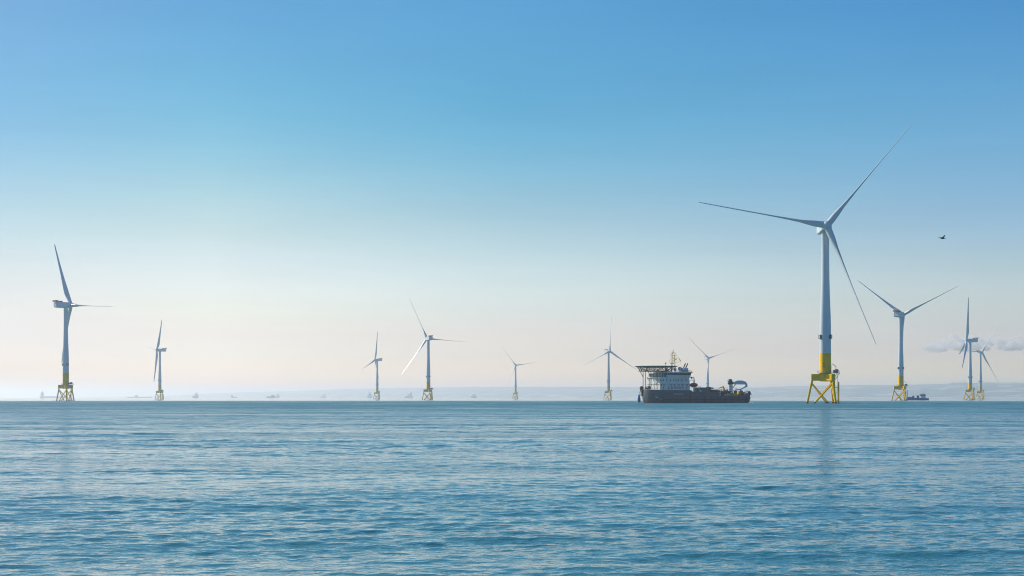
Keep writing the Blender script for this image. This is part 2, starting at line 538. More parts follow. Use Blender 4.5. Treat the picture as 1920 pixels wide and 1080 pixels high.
# ------------------------------------------------------------------ land on the horizon
def ridge_d(px):
    return float(np.interp(px, [150, 500, 1000, 1500, 1920, 2900], [34000, 31000, 24000, 21000, 18500, 18000]))
LAND_ROWS = [(0.86, -0.02), (0.867, 0.06), (0.89, 0.22), (0.925, 0.48), (0.96, 0.78), (1.0, 1.0), (1.06, 0.9), (1.13, 0.2), (1.17, -0.05)]
PROFILE = [(150, 744.5), (300, 742.5), (350, 740), (450, 735.5), (530, 733.5), (640, 730), (740, 727.5), (900, 725.5), (1050, 725.5),
           (1200, 726), (1420, 726.5), (1500, 723.5), (1650, 722), (1760, 720), (1800, 718.5), (1850, 717.5), (1920, 717.5), (2150, 716), (2500, 718), (2900, 722)]
def ridge_height(px):
    xs, ys = zip(*PROFILE)
    y = float(np.interp(px, xs, ys))
    return max(0.0, (HY - y) / F * ridge_d(px) + CAMZ)

def build_land():
    random.seed(4)
    cols = np.arange(150, 2900, 6)
    rows = LAND_ROWS
    v, f = [], []
    rng = np.random.default_rng(3)
    def smooth_noise(n, k):
        a = rng.normal(0, 1, n)
        ker = np.hanning(k); ker /= ker.sum()
        return np.convolve(a, ker, 'same') * math.sqrt(k)
    bumps = [smooth_noise(len(cols), 25) + 0.6 * smooth_noise(len(cols), 7) for _ in rows]
    for ri, (d, h) in enumerate(rows):
        for ci, px in enumerate(cols):
            z = ridge_height(px) * h
            if 1 < ri < 7:
                z += bumps[ri][ci] * 0.9 * min(1, ridge_height(px) / 40)
            p = place(px, d * ridge_d(px))
            v.append((p.x, p.y, z if h > 0 else -2))
    n = len(cols)
    for i in range(len(rows) - 1):
        for j in range(n - 1):
            a = i * n + j
            f.append((a, a + 1, a + n + 1, a + n))
    m = bpy.data.materials.new('coastal_fields')
    m.use_nodes = True
    t = m.node_tree
    b = t.nodes['Principled BSDF']
    b.inputs['Roughness'].default_value = 0.95
    geo = t.nodes.new('ShaderNodeNewGeometry')
    vo = t.nodes.new('ShaderNodeTexVoronoi')
    mp = t.nodes.new('ShaderNodeMapping')
    mp.inputs['Scale'].default_value = (0.0045, 0.006, 0.0)
    t.links.new(geo.outputs['Position'], mp.inputs['Vector'])
    t.links.new(mp.outputs[0], vo.inputs['Vector'])
    vo.inputs['Scale'].default_value = 1.0
    cr = t.nodes.new('ShaderNodeValToRGB')
    cr.color_ramp.interpolation = 'CONSTANT'
    e = cr.color_ramp.elements
    e[0].position = 0; e[0].color = (0.022, 0.034, 0.02, 1)
    e[1].position = 0.35; e[1].color = (0.07, 0.085, 0.035, 1)
    for pos, col in ((0.6, (0.05, 0.06, 0.045, 1)), (0.72, (0.20, 0.18, 0.10, 1)), (0.88, (0.42, 0.37, 0.25, 1))):
        k = e.new(pos); k.color = col
    sp = t.nodes.new('ShaderNodeSeparateColor')
    t.links.new(vo.outputs['Color'], sp.inputs[0])
    t.links.new(sp.outputs[0], cr.inputs[0])
    t.links.new(cr.outputs[0], b.inputs['Base Color'])
    mb = MB(); mb.add(v, f)
    o = mb.build('hills', m, smooth=60)
    if o.data.polygons[2000].normal.z < 0:
        o.data.flip_normals()
    tag(o, kind='structure')
    # sandy shore
    v, f = [], []
    cols = np.arange(1380, 2900, 8)
    hts = 4 + np.abs(np.convolve(rng.normal(0, 1, len(cols)), np.hanning(9) / 4.5, 'same')) * 3
    prof = [(-80, -1.0), (-55, 0.3), (-22, 0.75), (-4, 1.0), (14, 1.2), (30, -0.5)]
    for d, h in prof:
        for ci, px in enumerate(cols):
            p = place(px, 0.86 * ridge_d(px) + d)
            fade = min(1, (px - 1380) / 120)
            v.append((p.x, p.y, hts[ci] * h * (0.3 + 0.7 * fade) + 0.4))
    n = len(cols)
    for i in range(len(prof) - 1):
        for j in range(n - 1):
            a = i * n + j
            f.append((a, a + 1, a + n + 1, a + n))
    o = MB().add(v, f).build('beach', M['sand'], smooth=60)
    if o.data.polygons[20].normal.z < 0:
        o.data.flip_normals()
    tag(o, kind='structure')
build_land()

def land_z(px, d):
    return ridge_height(px) * max(0.0, float(np.interp(d / ridge_d(px), [q[0] for q in LAND_ROWS], [q[1] for q in LAND_ROWS])))

def tower_block(px, h, wd, label, mt):
    d = ridge_d(px) - 20
    p = place(px, d)
    p.z = land_z(px, d) - 3
    t = empty('tower_block', p, label, 'tower block', 'tower blocks on the hill')
    MB().box(-wd / 2, wd / 2, -8, 8, 0, h + 3).build('wall', mt, t)
    MB().box(-wd / 4, wd / 4, -4, 4, h + 3.004, h + 6).build('roof_hut', M['slate'], t)
    for k in range(int(h / 5)):
        MB().box(-wd / 2 + 1, wd / 2 - 1, -8.12, -8.01, 5 + k * 5, 6.6 + k * 5).build('window_row', M['glass'], t)
tb = [(1786, 23, 8, 'leftmost hazy tower block on the hilltop left of the far right turbine pair'),
      (1789.5, 19, 8, 'second hazy tower block from the left on the hilltop'),
      (1796, 21, 9, 'hazy tower block standing alone in the middle of the hilltop row'),
      (1800.5, 26, 9, 'tallest hazy tower block on the hilltop'),
      (1806, 20, 8, 'fifth hazy tower block from the left on the hilltop'),
      (1810, 23, 10, 'rightmost hazy tower block on the hilltop beside the turbine tower')]
for px, h, wd, lb in tb:
    tower_block(px, h, wd, lb, M['concrete'])

def shed(px, y, wd, h, label):
    # a long pale building on the slope
    for d in np.arange(0.865 * ridge_d(px), ridge_d(px), 10):
        if HY - (land_z(px, d) - CAMZ) / d * F <= y:
            break
    p = place(px, d)
    p.z = land_z(px, d) - 2
    t = empty('farm_building', p, label, 'building', 'pale buildings on the coast')
    MB().box(-wd / 2, wd / 2, -9, 9, 0, h + 2).build('wall', M['white'], t)
    z = h + 2.004
    MB().add([(-wd / 2, -9.4, z), (wd / 2, -9.4, z), (wd / 2, 9.4, z), (-wd / 2, 9.4, z), (-wd / 2, 0, z + 5), (wd / 2, 0, z + 5)],
             [(0, 1, 5, 4), (2, 3, 4, 5), (0, 4, 3), (1, 2, 5), (0, 3, 2, 1)]).build('roof', M['concrete'], t)
shed(1018, 742.7, 52, 7, 'long low pale building on the shore right of the faintest turbine')
shed(1745.5, 737, 17, 6, 'small pale building on the slope above the blue workboat')
shed(1896, 734, 22, 6, 'pale building on the slope at the far right edge')

# ------------------------------------------------------------------ wind turbine
HUBZ, OVER, BL = 109.0, 6.5, 80.0
TILT, CONE = R(6), R(3)
LEGDIR = [R(171.9), R(51.9), R(-68.1)]

def ring_at(a, r, z):
    return Vector((r * math.cos(a), r * math.sin(a), z))

def blade_mesh():
    # local: z along the span, y towards the wind (leading edge, feathered), x thickness
    st = [(1.6, 4.0, 1.0, 0), (4, 4.05, 0.98, 2), (8, 4.5, 0.72, 12), (12, 5.2, 0.50, 16), (16, 5.45, 0.38, 15), (22, 5.0, 0.30, 12.5), (30, 4.2, 0.25, 9.5),
          (40, 3.3, 0.22, 6.5), (50, 2.7, 0.22, 4), (60, 2.15, 0.25, 2.5), (70, 1.7, 0.29, 1), (76, 1.35, 0.33, 0), (79, 0.95, 0.34, 0), (80, 0.3, 0.4, 0)]
    n = 20
    rings = []
    for r, c, tc, tw in st:
        cyl = max(0.0, min(1.0, (tc - 0.38) / 0.6))
        ring = []
        for k in range(n):
            t = 2 * PI * k / n
            xx = 0.5 * (1 - math.cos(t))           # 0 at leading edge .. 1 at trailing
            yt = 5 * (0.2969 * math.sqrt(xx) - 0.126 * xx - 0.3516 * xx ** 2 + 0.2843 * xx ** 3 - 0.1036 * xx ** 4) * tc
            yt = yt if t < PI else -yt * 0.75
            ax, ay = (0.33 - xx) * c, yt * c
            bx, by = 0.5 * c * math.cos(t), 0.5 * c * math.sin(t)
            u = bx * cyl + ax * (1 - cyl)
            v = by * cyl + ay * (1 - cyl)
            a = R(tw - 1)
            ring.append((v * math.cos(a) + u * math.sin(a), u * math.cos(a) - v * math.sin(a) + 2.0 * (r / BL) ** 2, r))
        rings.append(ring)
    return MB().loft(rings)

def make_turbine(label):
    t = empty('wind_turbine', (0, 0, 0), label, 'wind turbine', 'offshore wind turbines')
    # jacket: three raking legs, crossed braces
    top_r, bot_r, ztop = 8.0, 11.0, 14.4
    def leg_pt(a, z):
        return ring_at(a, bot_r + (top_r - bot_r) * z / ztop, z)
    for a in LEGDIR:
        MB().tube(leg_pt(a, -7), leg_pt(a, ztop + 0.3), 0.70, n=16).build('leg', M['yellow'], t, smooth=40)
    for i in range(3):
        a, b = LEGDIR[i], LEGDIR[(i + 1) % 3]
        for p, q in ((a, b), (b, a)):
            top = leg_pt(p, 12.6)
            low = leg_pt(q, -6.0)
            MB().tube(top, low, 0.50, n=12).build('brace', M['yellow'], t, smooth=40)
    # transition piece: box girders from the column to each leg, column cone
    tp = MB()
    tp.lathe([(3.0, 13.6), (3.3, 14.6), (3.75, 18.5)], 32)
    for a in LEGDIR:
        d = Vector((math.cos(a), math.sin(a), 0)); s = Vector((-d.y, d.x, 0))
        w0, w1 = 1.9, 1.35
        def q(r, w, z): return d * r + s * w + Vector((0, 0, z))
        tp.hexa([q(2.0, -w0, 14.0), q(8.6, -w1, 14.0), q(8.6, w1, 14.0), q(2.0, w0, 14.0)],
                [q(2.0, -w0, 18.1), q(8.6, -w1, 18.1), q(8.6, w1, 18.1), q(2.0, w0, 18.1)])
    tp.build('transition_piece', M['yellow'], t, smooth=35, bevel=0.08)
    # yellow foot of the tower, grey tower
    foot = MB().lathe([(3.42, 18.55), (3.45, 31.0)], 48).build('tower_foot', M['yellow'], t, smooth=40)
    aa = R(-118)
    for row, zz in enumerate((24.0, 22.2)):
        mk = MB()
        for k in range(3):
            a = aa + (k - 1) * 0.17
            d = Vector((math.cos(a), math.sin(a), 0)); s = Vector((-d.y, d.x, 0))
            c = d * 3.47
            for off in (-0.14, 0.14) if (k + row) % 2 else (0,):
                p0 = c + s * (off - 0.07) + Vector((0, 0, zz)); p1 = c + s * (off + 0.07) + Vector((0, 0, zz))
                e = d * 0.02; h = Vector((0, 0, 1.0))
                mk.hexa([p0, p1, p1 + e, p0 + e], [p0 + h, p1 + h, p1 + e + h, p0 + e + h])
        mk.build('identification_mark', M['black'], foot)
    MB().lathe([(3.45, 31.004), (3.45, 46), (3.25, 54), (2.75, 66), (2.45, 78), (2.32, 92), (2.34, 104.6), (2.6, 105.4)], 48).build('tower', M['grey'], t, smooth=40)
    for a in (R(-162.6), R(-42.6), R(77.4)):
        d = Vector((math.cos(a), math.sin(a), 0)); s = Vector((-d.y, d.x, 0))
        def bx(r0, r1, hw, z0, z1):
            c = []
            for z in (z0, z1):
                c.append([d * r0 - s * hw + Vector((0, 0, z)), d * r1 - s * hw + Vector((0, 0, z)), d * r1 + s * hw + Vector((0, 0, z)), d * r0 + s * hw + Vector((0, 0, z))])
            return MB().hexa(*c)
        bo = bx(3.3, 4.15, 1.15, 39.9, 42.3).build('marker_panel', M['black'], t)
        bx(4.16, 4.22, 0.42, 40.3, 41.9).build('panel_face', M['grey'], bo)
    # service platform with railings, laydown area to the right
    pl = MB()
    pl.lathe([(3.5, 18.62), (5.0, 18.62), (5.0, 18.92), (3.5, 18.92)], 32, cap=False)
    ad = R(-25)
    d = Vector((math.cos(ad), math.sin(ad), 0)); s = Vector((-d.y, d.x, 0))
    def q(r, w, z): return d * r + s * w + Vector((0, 0, z))
    pl.hexa([q(3.6, -4.2, 18.6), q(8.2, -4.2, 18.6), q(8.2, 4.2, 18.6), q(3.6, 4.2, 18.6)], [q(3.6, -4.2, 18.95), q(8.2, -4.2, 18.95), q(8.2, 4.2, 18.95), q(3.6, 4.2, 18.95)])
    plat = pl.build('platform', M['steel'], t)
    for w in (-3.6, 3.6):
        MB().tube(q(8.0, w, 18.6), q(5.6, w * 0.6, 14.8), 0.16, n=8).build('bracket', M['steel'], plat)
    rl = MB()
    posts = [ring_at(R(a), 4.9, 18.9) for a in range(20, 300, 20)]
    edge = [q(4.2, 4.1, 18.9), q(6.2, 4.1, 18.9), q(8.1, 4.1, 18.9), q(8.1, 2, 18.9), q(8.1, 0, 18.9), q(8.1, -2, 18.9), q(8.1, -4.1, 18.9), q(6.2, -4.1, 18.9), q(4.2, -4.1, 18.9)]
    for seq in (posts, edge):
        for p in seq:
            rl.tube(p, p + Vector((0, 0, 1.25)), 0.045, n=5)
        for h in (0.65, 1.25):
            rl.path([p + Vector((0, 0, h)) for p in seq], 0.045, n=5)
    rl.build('railing', M['steel'], plat)
    for (r, w_, a, b, h) in ((6.6, 1.6, 0.9, 1.0, 2.1), (6.2, -1.2, 0.8, 1.2, 1.6)):
        cab = MB()
        cab.hexa([q(r - a, w_ - b, 18.954), q(r + a, w_ - b, 18.954), q(r + a, w_ + b, 18.954), q(r - a, w_ + b, 18.954)],
                 [q(r - a, w_ - b, 18.95 + h), q(r + a, w_ - b, 18.95 + h), q(r + a, w_ + b, 18.95 + h), q(r - a, w_ + b, 18.95 + h)])
        cab.build('equipment_cabinet', M['rail_red'], plat)
    lp = MB().tube(q(4.4, -3.4, 18.95), q(4.4, -3.4, 22.2), 0.09, n=6).build('lamp_post', M['yellow'], plat)
    MB().lathe([(0.05, 22.2), (0.3, 22.3), (0.3, 22.7), (0.05, 22.8)], 10).build('lamp', M['white'], lp).location = q(4.4, -3.4, 0)
    # davit crane
    cr = MB()
    base = q(7.2, -2.9, 18.95)
    arc = [base]
    arc.append(base + Vector((0, 0, 2.6)))
    for k in range(8):
        tt = k / 7 * PI * 0.62
        arc.append(base + Vector((0, 0, 2.6)) + (-d) * (3.4 * (1 - math.cos(tt)) * 0.9) + Vector((0, 0, 2.7 * math.sin(tt))))
    cr.path(arc, 0.2, n=8)
    cr.build('davit_crane', M['white'], t, smooth=40)
    # boat landing: two fender tubes with a ladder, beside the right-hand leg
    bl = MB()
    ab = R(-25)
    e = Vector((math.cos(ab), math.sin(ab), 0)); g = Vector((-e.y, e.x, 0))
    def b3(r, w_, z): return e * r + g * w_ + Vector((0, 0, z))
    for w_ in (-0.9, 0.9):
        bl.tube(b3(8.2, w_, -4), b3(8.2, w_, 13.2), 0.22, n=10)
        for z in (2.0, 6.5, 9.8):
            bl.tube(b3(5.6, w_ * 1.5, z), b3(8.2, w_, z), 0.15, n=8)
    bl.build('boat_landing', M['yellow'], t, smooth=40)
    ld = MB()
    for w_ in (-0.3, 0.3):
        ld.tube(b3(7.6, w_, -2), b3(7.6, w_, 18.6), 0.06, n=5)
    for k in range(34):
        ld.tube(b3(7.6, -0.3, -1 + k * 0.57), b3(7.6, 0.3, -1 + k * 0.57), 0.035, n=4)
    ld.build('ladder', M['steel'], t)
    # cable pipes inside the near right leg
    for w_ in (-2.6, 2.2, 2.9):
        MB().tube(b3(5.4, w_, -4), b3(5.2, w_, 14.0), 0.17, n=8).build('cable_pipe', M['yellow'], t, smooth=40)
    # nacelle (local y towards the wind)
    sec = []
    for y, hw, z0, z1 in ((-13.4, 2.9, -2.4, 2.2), (-12.6, 3.5, -3.2, 2.7), (-5, 3.75, -3.5, 3.0), (2.2, 3.6, -3.5, 3.0), (3.6, 3.0, -3.0, 2.8), (4.3, 2.5, -2.5, 2.5)):
        c = 0.55
        sec.append([(-hw + c, y, z0), (hw - c, y, z0), (hw, y, z0 + c), (hw, y, z1 - c), (hw - c, y, z1), (-hw + c, y, z1), (-hw, y, z1 - c), (-hw, y, z0 + c)])
    na = MB().loft(sec).build('nacelle', M['grey'], t, smooth=30)
    MB().box(-3.3, 3.3, -14.6, -8.4, 3.15, 3.45).build('hoist_platform', M['dark'], na)
    hr = MB()
    for (x, y) in [(-3.2, -14.5), (-3.2, -12.5), (-3.2, -10.5), (-3.2, -8.5), (3.2, -14.5), (3.2, -12.5), (3.2, -10.5), (3.2, -8.5), (-1.1, -14.5), (1.1, -14.5)]:
        hr.tube((x, y, 3.45), (x, y, 4.9), 0.07, n=5)
    for z in (4.15, 4.9):
        hr.path([(-3.2, -8.5, z), (-3.2, -14.5, z), (3.2, -14.5, z), (3.2, -8.5, z)], 0.06, n=5)
    for x in (-3.2, 3.2):
        hr.box(x - 0.03, x + 0.03, -14.5, -11.2, 3.5, 4.8)
    hr.box(-3.2, 3.2, -14.52, -14.46, 3.5, 4.8)
    hr.build('railing', M['rail_red'], na)
    MB().box(-2.6, 2.6, -8.0, -5.4, 3.02, 4.3).build('cooler', M['dark'], na)
    for x in (-1.6, 1.6):
        MB().tube((x, -4.4, 2.9), (x, -4.4, 5.4), 0.06, n=5).build('wind_sensor', M['steel'], na)
    MB().lathe([(2.3, -2.1), (2.75, -1.6), (2.85, 0.3), (2.5, 1.9), (1.6, 3.0), (0.5, 3.5), (0.05, 3.55)], 32, axis='y').build('hub', M['grey'], t, smooth=50)
    for k in range(3):
        if k == 0:
            b0 = blade_mesh().build('blade', M['blade'], t, smooth=60)
        else:
            b = b0.copy(); C.objects.link(b); b.parent = t
    return t

def kind_of(o):
    return o.name.split('.')[0]

def pose_turbine(t, px, s, yaw, phi):
    d = F / s
    t.location = place(px, d)
    yaw, phi = R(yaw), R(phi)
    Ah = Vector((math.sin(yaw), -math.cos(yaw), 0))
    A = Vector((Ah.x * math.cos(TILT), Ah.y * math.cos(TILT), math.sin(TILT)))
    U = Vector((math.cos(yaw), math.sin(yaw), 0))
    V = A.cross(U) * -1
    if V.z < 0: V = -V
    hub = Vector((0, 0, HUBZ)) + Vector((A.x, A.y, 0)) * OVER
    def frame(o, xa, ya, za, loc):
        m = Matrix((xa, ya, za)).transposed().to_4x4()
        m.translation = loc
        o.matrix_basis = m
    k = 0
    for ch in t.children:
        nm = kind_of(ch)
        if nm == 'nacelle':
            frame(ch, Ah.cross(Vector((0, 0, 1))), Ah, Vector((0, 0, 1)), Vector((0, 0, HUBZ - 0.2)))
        elif nm == 'hub':
            x = A.cross(V)
            frame(ch, x, A, V, hub)
        elif nm == 'blade':
            a = phi + k * 2 * PI / 3
            k += 1
            r = U * math.cos(a) + V * math.sin(a)
            z = r * math.cos(CONE) + A * math.sin(CONE)
            y = A * math.cos(CONE) - r * math.sin(CONE)
            frame(ch, y.cross(z), y, z, hub)

TURB = [
    (1547.5, 3.04, -4, 50, 'nearest and tallest wind turbine on bright yellow jacket, right of the big ship'),
    (123.3, 1.65, 136, 64, 'leftmost wind turbine seen side on, one long blade raised above its yellow jacket'),
    (299.7, 0.848, -64, 54, 'small hazy wind turbine second from the left edge, nacelle pointing right'),
    (707.3, 0.675, -104, 100, 'smaller wind turbine just left of the blue-grey mid one, one blade straight up'),
    (803.2, 1.054, -156, 64, 'mid-sized wind turbine near the centre with one long white sunlit blade hanging left'),
    (966.7, 0.574, 8, 8, 'smallest and faintest wind turbine, right of the picture centre'),
    (1141.0, 0.824, 22, 86, 'hazy wind turbine left of the big ship, its right blade reaching towards the helideck'),
    (1327.0, 0.70, 18, 18, 'wind turbine rising directly behind the aft deck of the big ship'),
    (1688.9, 1.48, 138, 36, 'wind turbine with blades spread in a wide V, beside the small blue workboat'),
    (1819.0, 1.02, -104, 78, 'wind turbine seen side on with a blade straight up, left of the far right pair'),
    (1838.4, 0.806, 12, 56, 'rightmost wind turbine, white blade pointing up right'),
]
proto = make_turbine(TURB[0][4])
for i, (px, s, yaw, phi, lb) in enumerate(TURB):
    t = proto if i == 0 else copy_tree(proto)
    t['label'] = lb
    pose_turbine(t, px, s, yaw, phi)

# ------------------------------------------------------------------ the big construction ship
def text_part(name, body, size, m, parent, loc, rot, extrude=0.02):
    cu = bpy.data.curves.new(name, 'FONT')
    cu.body = body
    cu.size = size
    cu.extrude = extrude
    cu.align_x = 'CENTER'
    tmp = bpy.data.objects.new(name + '_tmp', cu)
    C.objects.link(tmp)
    bpy.context.view_layer.update()
    me = bpy.data.meshes.new_from_object(tmp.evaluated_get(bpy.context.evaluated_depsgraph_get()))
    bpy.data.objects.remove(tmp)
    bpy.data.curves.remove(cu)
    me.materials.clear()
    me.materials.append(m)
    o = bpy.data.objects.new(name, me)
    C.objects.link(o)
    o.parent = parent
    o.location = loc
    o.rotation_euler = rot
    return o

def build_ship():
    S, PX0 = 2.8, 1306.0
    d = F / S
    org = place(PX0, d)
    ANG = 30.0
    vb = math.atan(bearing(PX0))
    # forward: to the left and towards the camera
    fwd_ang = PI - vb + R(ANG)
    t = empty('construction_ship', org, 'large dark construction ship with white deckhouse, green helideck and stern crane', 'ship', None, fwd_ang)
    cs, sn = math.cos(R(ANG)), math.sin(R(ANG))
    def X(px, Y=9.5):
        return (sn * Y - (px - PX0) / S) / cs
    def Z(py):
        return (756 - py) / S
    # hull
    st = [(-36.5, 8.6, 8.2, 6.0, 1.6), (-35, 9.3, 9.0, 6.0, -1.0), (-31.0, 9.5, 9.4, 5.8, -4), (-30.2, 9.5, 9.5, 4.7, -4), (-10.6, 9.5, 9.5, 4.9, -4), (-10.0, 9.5, 9.5, 7.3, -4),
          (8, 9.5, 9.5, 7.4, -4), (9.5, 9.5, 9.5, 8.5, -4), (26, 9.5, 9.4, 8.6, -4), (31, 9.4, 8.8, 8.7, -4), (35, 8.4, 7.2, 8.8, -4), (37.6, 6.3, 4.6, 8.9, -3.8), (39.0, 3.6, 2.2, 8.9, -3.2), (39.6, 0.6, 0.3, 8.9, -2.5)]
    rings = []
    for x, wd, ww, zd, zk in st:
        zk2 = min(zk, zd - 1)
        wl = max(0.2, zk2 + 0.1)
        rings.append([(x, 0, zk2), (x, ww * 0.85, zk2 + 0.05), (x, ww, wl), (x, wd, min(zd - 0.5, 3.0) if zd > 3 else zd), (x, wd, zd), (x, 0, zd + 0.02),
                      (x, -wd, zd), (x, -wd, min(zd - 0.5, 3.0)), (x, -ww, wl), (x, -ww * 0.85, zk2 + 0.05)])
    hull = MB().loft(rings).build('hull', M['hull'], t, smooth=30)
    # rubbing strake and rail cap
    sk = MB()
    for sg in (-1, 1):
        sk.box(-34, 30, sg * 9.5 - 0.12 if sg > 0 else -9.72, 9.72 if sg > 0 else -9.38, 2.2, 2.55)
    sk.build('rubbing_strake', M['black'], hull)
    for k in range(9):
        x = -33 + k * 5.4
        MB().box(x, x + 0.5, 9.51, 9.8, 0.4, 4.2).build('fender', M['black'], hull)
    text_part('ship_name', 'NDURANCE', 1.15, M['white'], hull, (X(1273), 9.53, Z(740.3)), (R(90), 0, PI))
    # bow thruster marks
    th = MB().path([(X(1231.5), 9.5, 4.4), (X(1234), 9.53, 3.7), (X(1237), 9.53, 3.4)], 0.16, 6)
    th.build('thruster_mark', M['white'], hull)
    th = MB().path([(X(1240.5), 9.53, 1.9), (X(1241), 9.53, 2.6), (X(1242.2), 9.53, 2.9)], 0.16, 6)
    th.build('thruster_mark', M['white'], hull)
    # deckhouse
    dh = MB()
    dh.box(10.8, 32.6, -9.2, 9.2, 8.4, 16.6)
    house = dh.build('deckhouse', M['house'], t, bevel=0.15)
    MB().box(28.0, 33.4, -9.3, 9.3, 16.62, 17.1).build('front_roof', M['white'], house)
    tr = MB()
    tr.box(10.7, 32.7, 9.22, 9.32, 12.3, 12.5)
    tr.box(32.62, 32.72, -9.2, 9.2, 12.3, 12.5)
    tr.build('deck_trim', M['ship_grey'], house)
    port = MB().tube((0, -0.05, 0), (0, 0.06, 0), 0.33, n=12)
    pbox = MB().box(-0.36, 0.36, -0.05, 0.06, -0.5, 0.5)
    first = None
    def window(x, y, z, rz):
        nonlocal first
        if first is None:
            o = pbox.build('window', M['glass'], house, bevel=0.1)
            first = o
        else:
            o = first.copy(); C.objects.link(o)
        o.location = (x, y, z); o.rotation_euler = (0, 0, rz)
    for px in (1241, 1245.5, 1251.5, 1258, 1264, 1268.5, 1272.5, 1279, 1287):
        window(X(px, 9.2), 9.21, Z(714), 0)
        if px not in (1251.5, 1268.5):
            window(X(px, 9.2) - 0.6, 9.21, Z(722.5), 0)
    for Y in (-6.5, -3.2, 0.2, 3.6, 6.6):
        window(32.61, Y, Z(713.5), R(-90))
        window(32.61, Y + 0.4, Z(722), R(-90))
    text_part('company_logo', 'Boskalis', 2.35, M['dark'], house, (X(1274, 9.2), 9.23, Z(729.2)), (R(90), 0, PI))
    MB().add([(X(1260, 9.2), 9.22, Z(729.4)), (X(1263.7, 9.2), 9.22, Z(729.4)), (X(1260.2, 9.2), 9.22, Z(724.8)), (X(1260, 9.2), 9.27, Z(729.4)), (X(1263.7, 9.2), 9.27, Z(729.4)), (X(1260.2, 9.2), 9.27, Z(724.8))],
             [(0, 1, 2), (3, 5, 4), (0, 3, 4, 1), (1, 4, 5, 2), (2, 5, 3, 0)]).build('logo_emblem', M['dark'], house)
    # doors and lower details along the side
    for px in (1246, 1255, 1287.5):
        x = X(px, 9.2)
        MB().box(x - 0.5, x + 0.5, 9.21, 9.26, 8.9, 11.0).build('door', M['ship_grey'], house)
    # bridge: window band between wall and roof
    br = MB()
    br.hexa([(10.6, -10.0, 16.64), (27.6, -9.4, 16.64), (27.6, 9.4, 16.64), (10.6, 10.0, 16.64)], [(10.2, -10.2, 18.4), (27.8, -9.5, 18.4), (27.8, 9.5, 18.4), (10.2, 10.2, 18.4)])
    bridge = br.build('bridge', M['house'], t)
    MB().hexa([(10.3, -10.1, 18.41), (27.7, -9.4, 18.41), (27.7, 9.4, 18.41), (10.3, 10.1, 18.41)], [(9.9, -10.6, 19.9), (28.0, -9.7, 19.9), (28.0, 9.7, 19.9), (9.9, 10.6, 19.9)]).build('window_band', M['glass'], bridge)
    mu = MB()
    for k in range(12):
        x = 11.5 + k * 1.45
        mu.hexa([(x, 10.02, 18.42), (x + 0.16, 10.02, 18.42), (x + 0.16, 10.12, 18.42), (x, 10.12, 18.42)], [(x, 10.45 - 0.045 * k, 19.88), (x + 0.16, 10.45 - 0.045 * k, 19.88), (x + 0.16, 10.7 - 0.05 * k, 19.88), (x, 10.7 - 0.05 * k, 19.88)])
    mu.build('mullion', M['house'], bridge)
    MB().hexa([(9.4, -11.2, 19.91), (28.4, -10, 19.91), (28.4, 10, 19.91), (9.4, 11.2, 19.91)], [(9.4, -11.2, 20.6), (28.4, -10, 20.6), (28.4, 10, 20.6), (9.4, 11.2, 20.6)]).build('bridge_roof', M['white'], bridge)
    MB().box(9.6, 18.5, 11.21, 11.34, 19.85, 20.7).build('roof_edge_strip', M['cream'], bridge)  # thin cream-orange strip along the aft half of the port roof edge
    rr = MB()
    pts = [(x, 10.4, 20.6) for x in np.arange(10, 28, 2.0)] + [(9.8, y, 20.6) for y in np.arange(10, -11, -2.5)]
    for p in pts:
        rr.tube(p, (p[0], p[1], 21.7), 0.06, n=5)
    rr.path([(28, 10.0, 21.7), (9.8, 10.6, 21.7), (9.8, -10.6, 21.7)], 0.06, 5)
    rr.path([(28, 10.0, 21.2), (9.8, 10.6, 21.2), (9.8, -10.6, 21.2)], 0.06, 5)
    rr.build('railing', M['rail_red'], bridge)
    # green glazed lounge below the helideck
    MB().box(25.5, 31.8, -8.5, 8.5, 17.12, 19.6).build('glazed_lounge', M['green'], t)
    gm = MB()
    for Y in np.arange(-8.2, 8.3, 2.0):
        gm.box(31.81, 31.9, Y - 0.12, Y + 0.12, 17.15, 19.6)
    for x in np.arange(26, 31.6, 1.8):
        gm.box(x - 0.1, x + 0.1, 8.51, 8.6, 17.15, 19.6)
    gm.build('lounge_frame', M['white'], t)
    # funnel casing and exhausts
    fc = MB().box(11.0, 14.4, 4.5, 8.3, 20.62, 23.2).build('funnel_casing', M['crane_blue'], t, bevel=0.1)
    for x in (13.6, 11.9):
        MB().tube((x, 6.4, 23.2), (x - 1.5, 6.4, 26.2), 0.38, n=10).build('exhaust_pipe', M['black'], fc, smooth=40)
    MB().lathe([(0.4, 20.6), (0.4, 21.6), (1.1, 22.0), (1.35, 22.8), (1.1, 23.6), (0.5, 24.0), (0.05, 24.1)], 20).build('satellite_dome', M['white'], t, smooth=50).location = (15.5, 5.0, 0)
    c2 = MB().lathe([(0.4, 20.6), (0.4, 21.2), (0.9, 21.5), (1.1, 22.1), (0.9, 22.7), (0.4, 23.1), (0.05, 23.2)], 20).build('satellite_dome', M['white'], t, smooth=50)
    c2.location = (25.5, 4.5, 0)
    c3 = c2.copy(); C.objects.link(c3); c3.location = (20.8, 8.0, 0)
    # mast: twin posts with yards
    mx = 17.6
    ms = MB()
    ztop = Z(657)
    for (dx, dy) in ((-1.3, 0), (1.3, 0)):
        ms.tube((mx + dx, dy, 20.6), (mx + dx * 0.75, dy, ztop - 2 + dx), 0.27, 0.2, n=8)
    for k in range(7):
        z = 22 + k * 1.75
        ms.tube((mx - 1.25, 0, z), (mx + 1.25, 0, z + 1.5), 0.1, n=6)
        ms.tube((mx + 1.25, 0, z), (mx - 1.25, 0, z + 1.5), 0.1, n=6)
    mast = ms.build('mast', M['mast_yellow'], t)
    yd = MB()
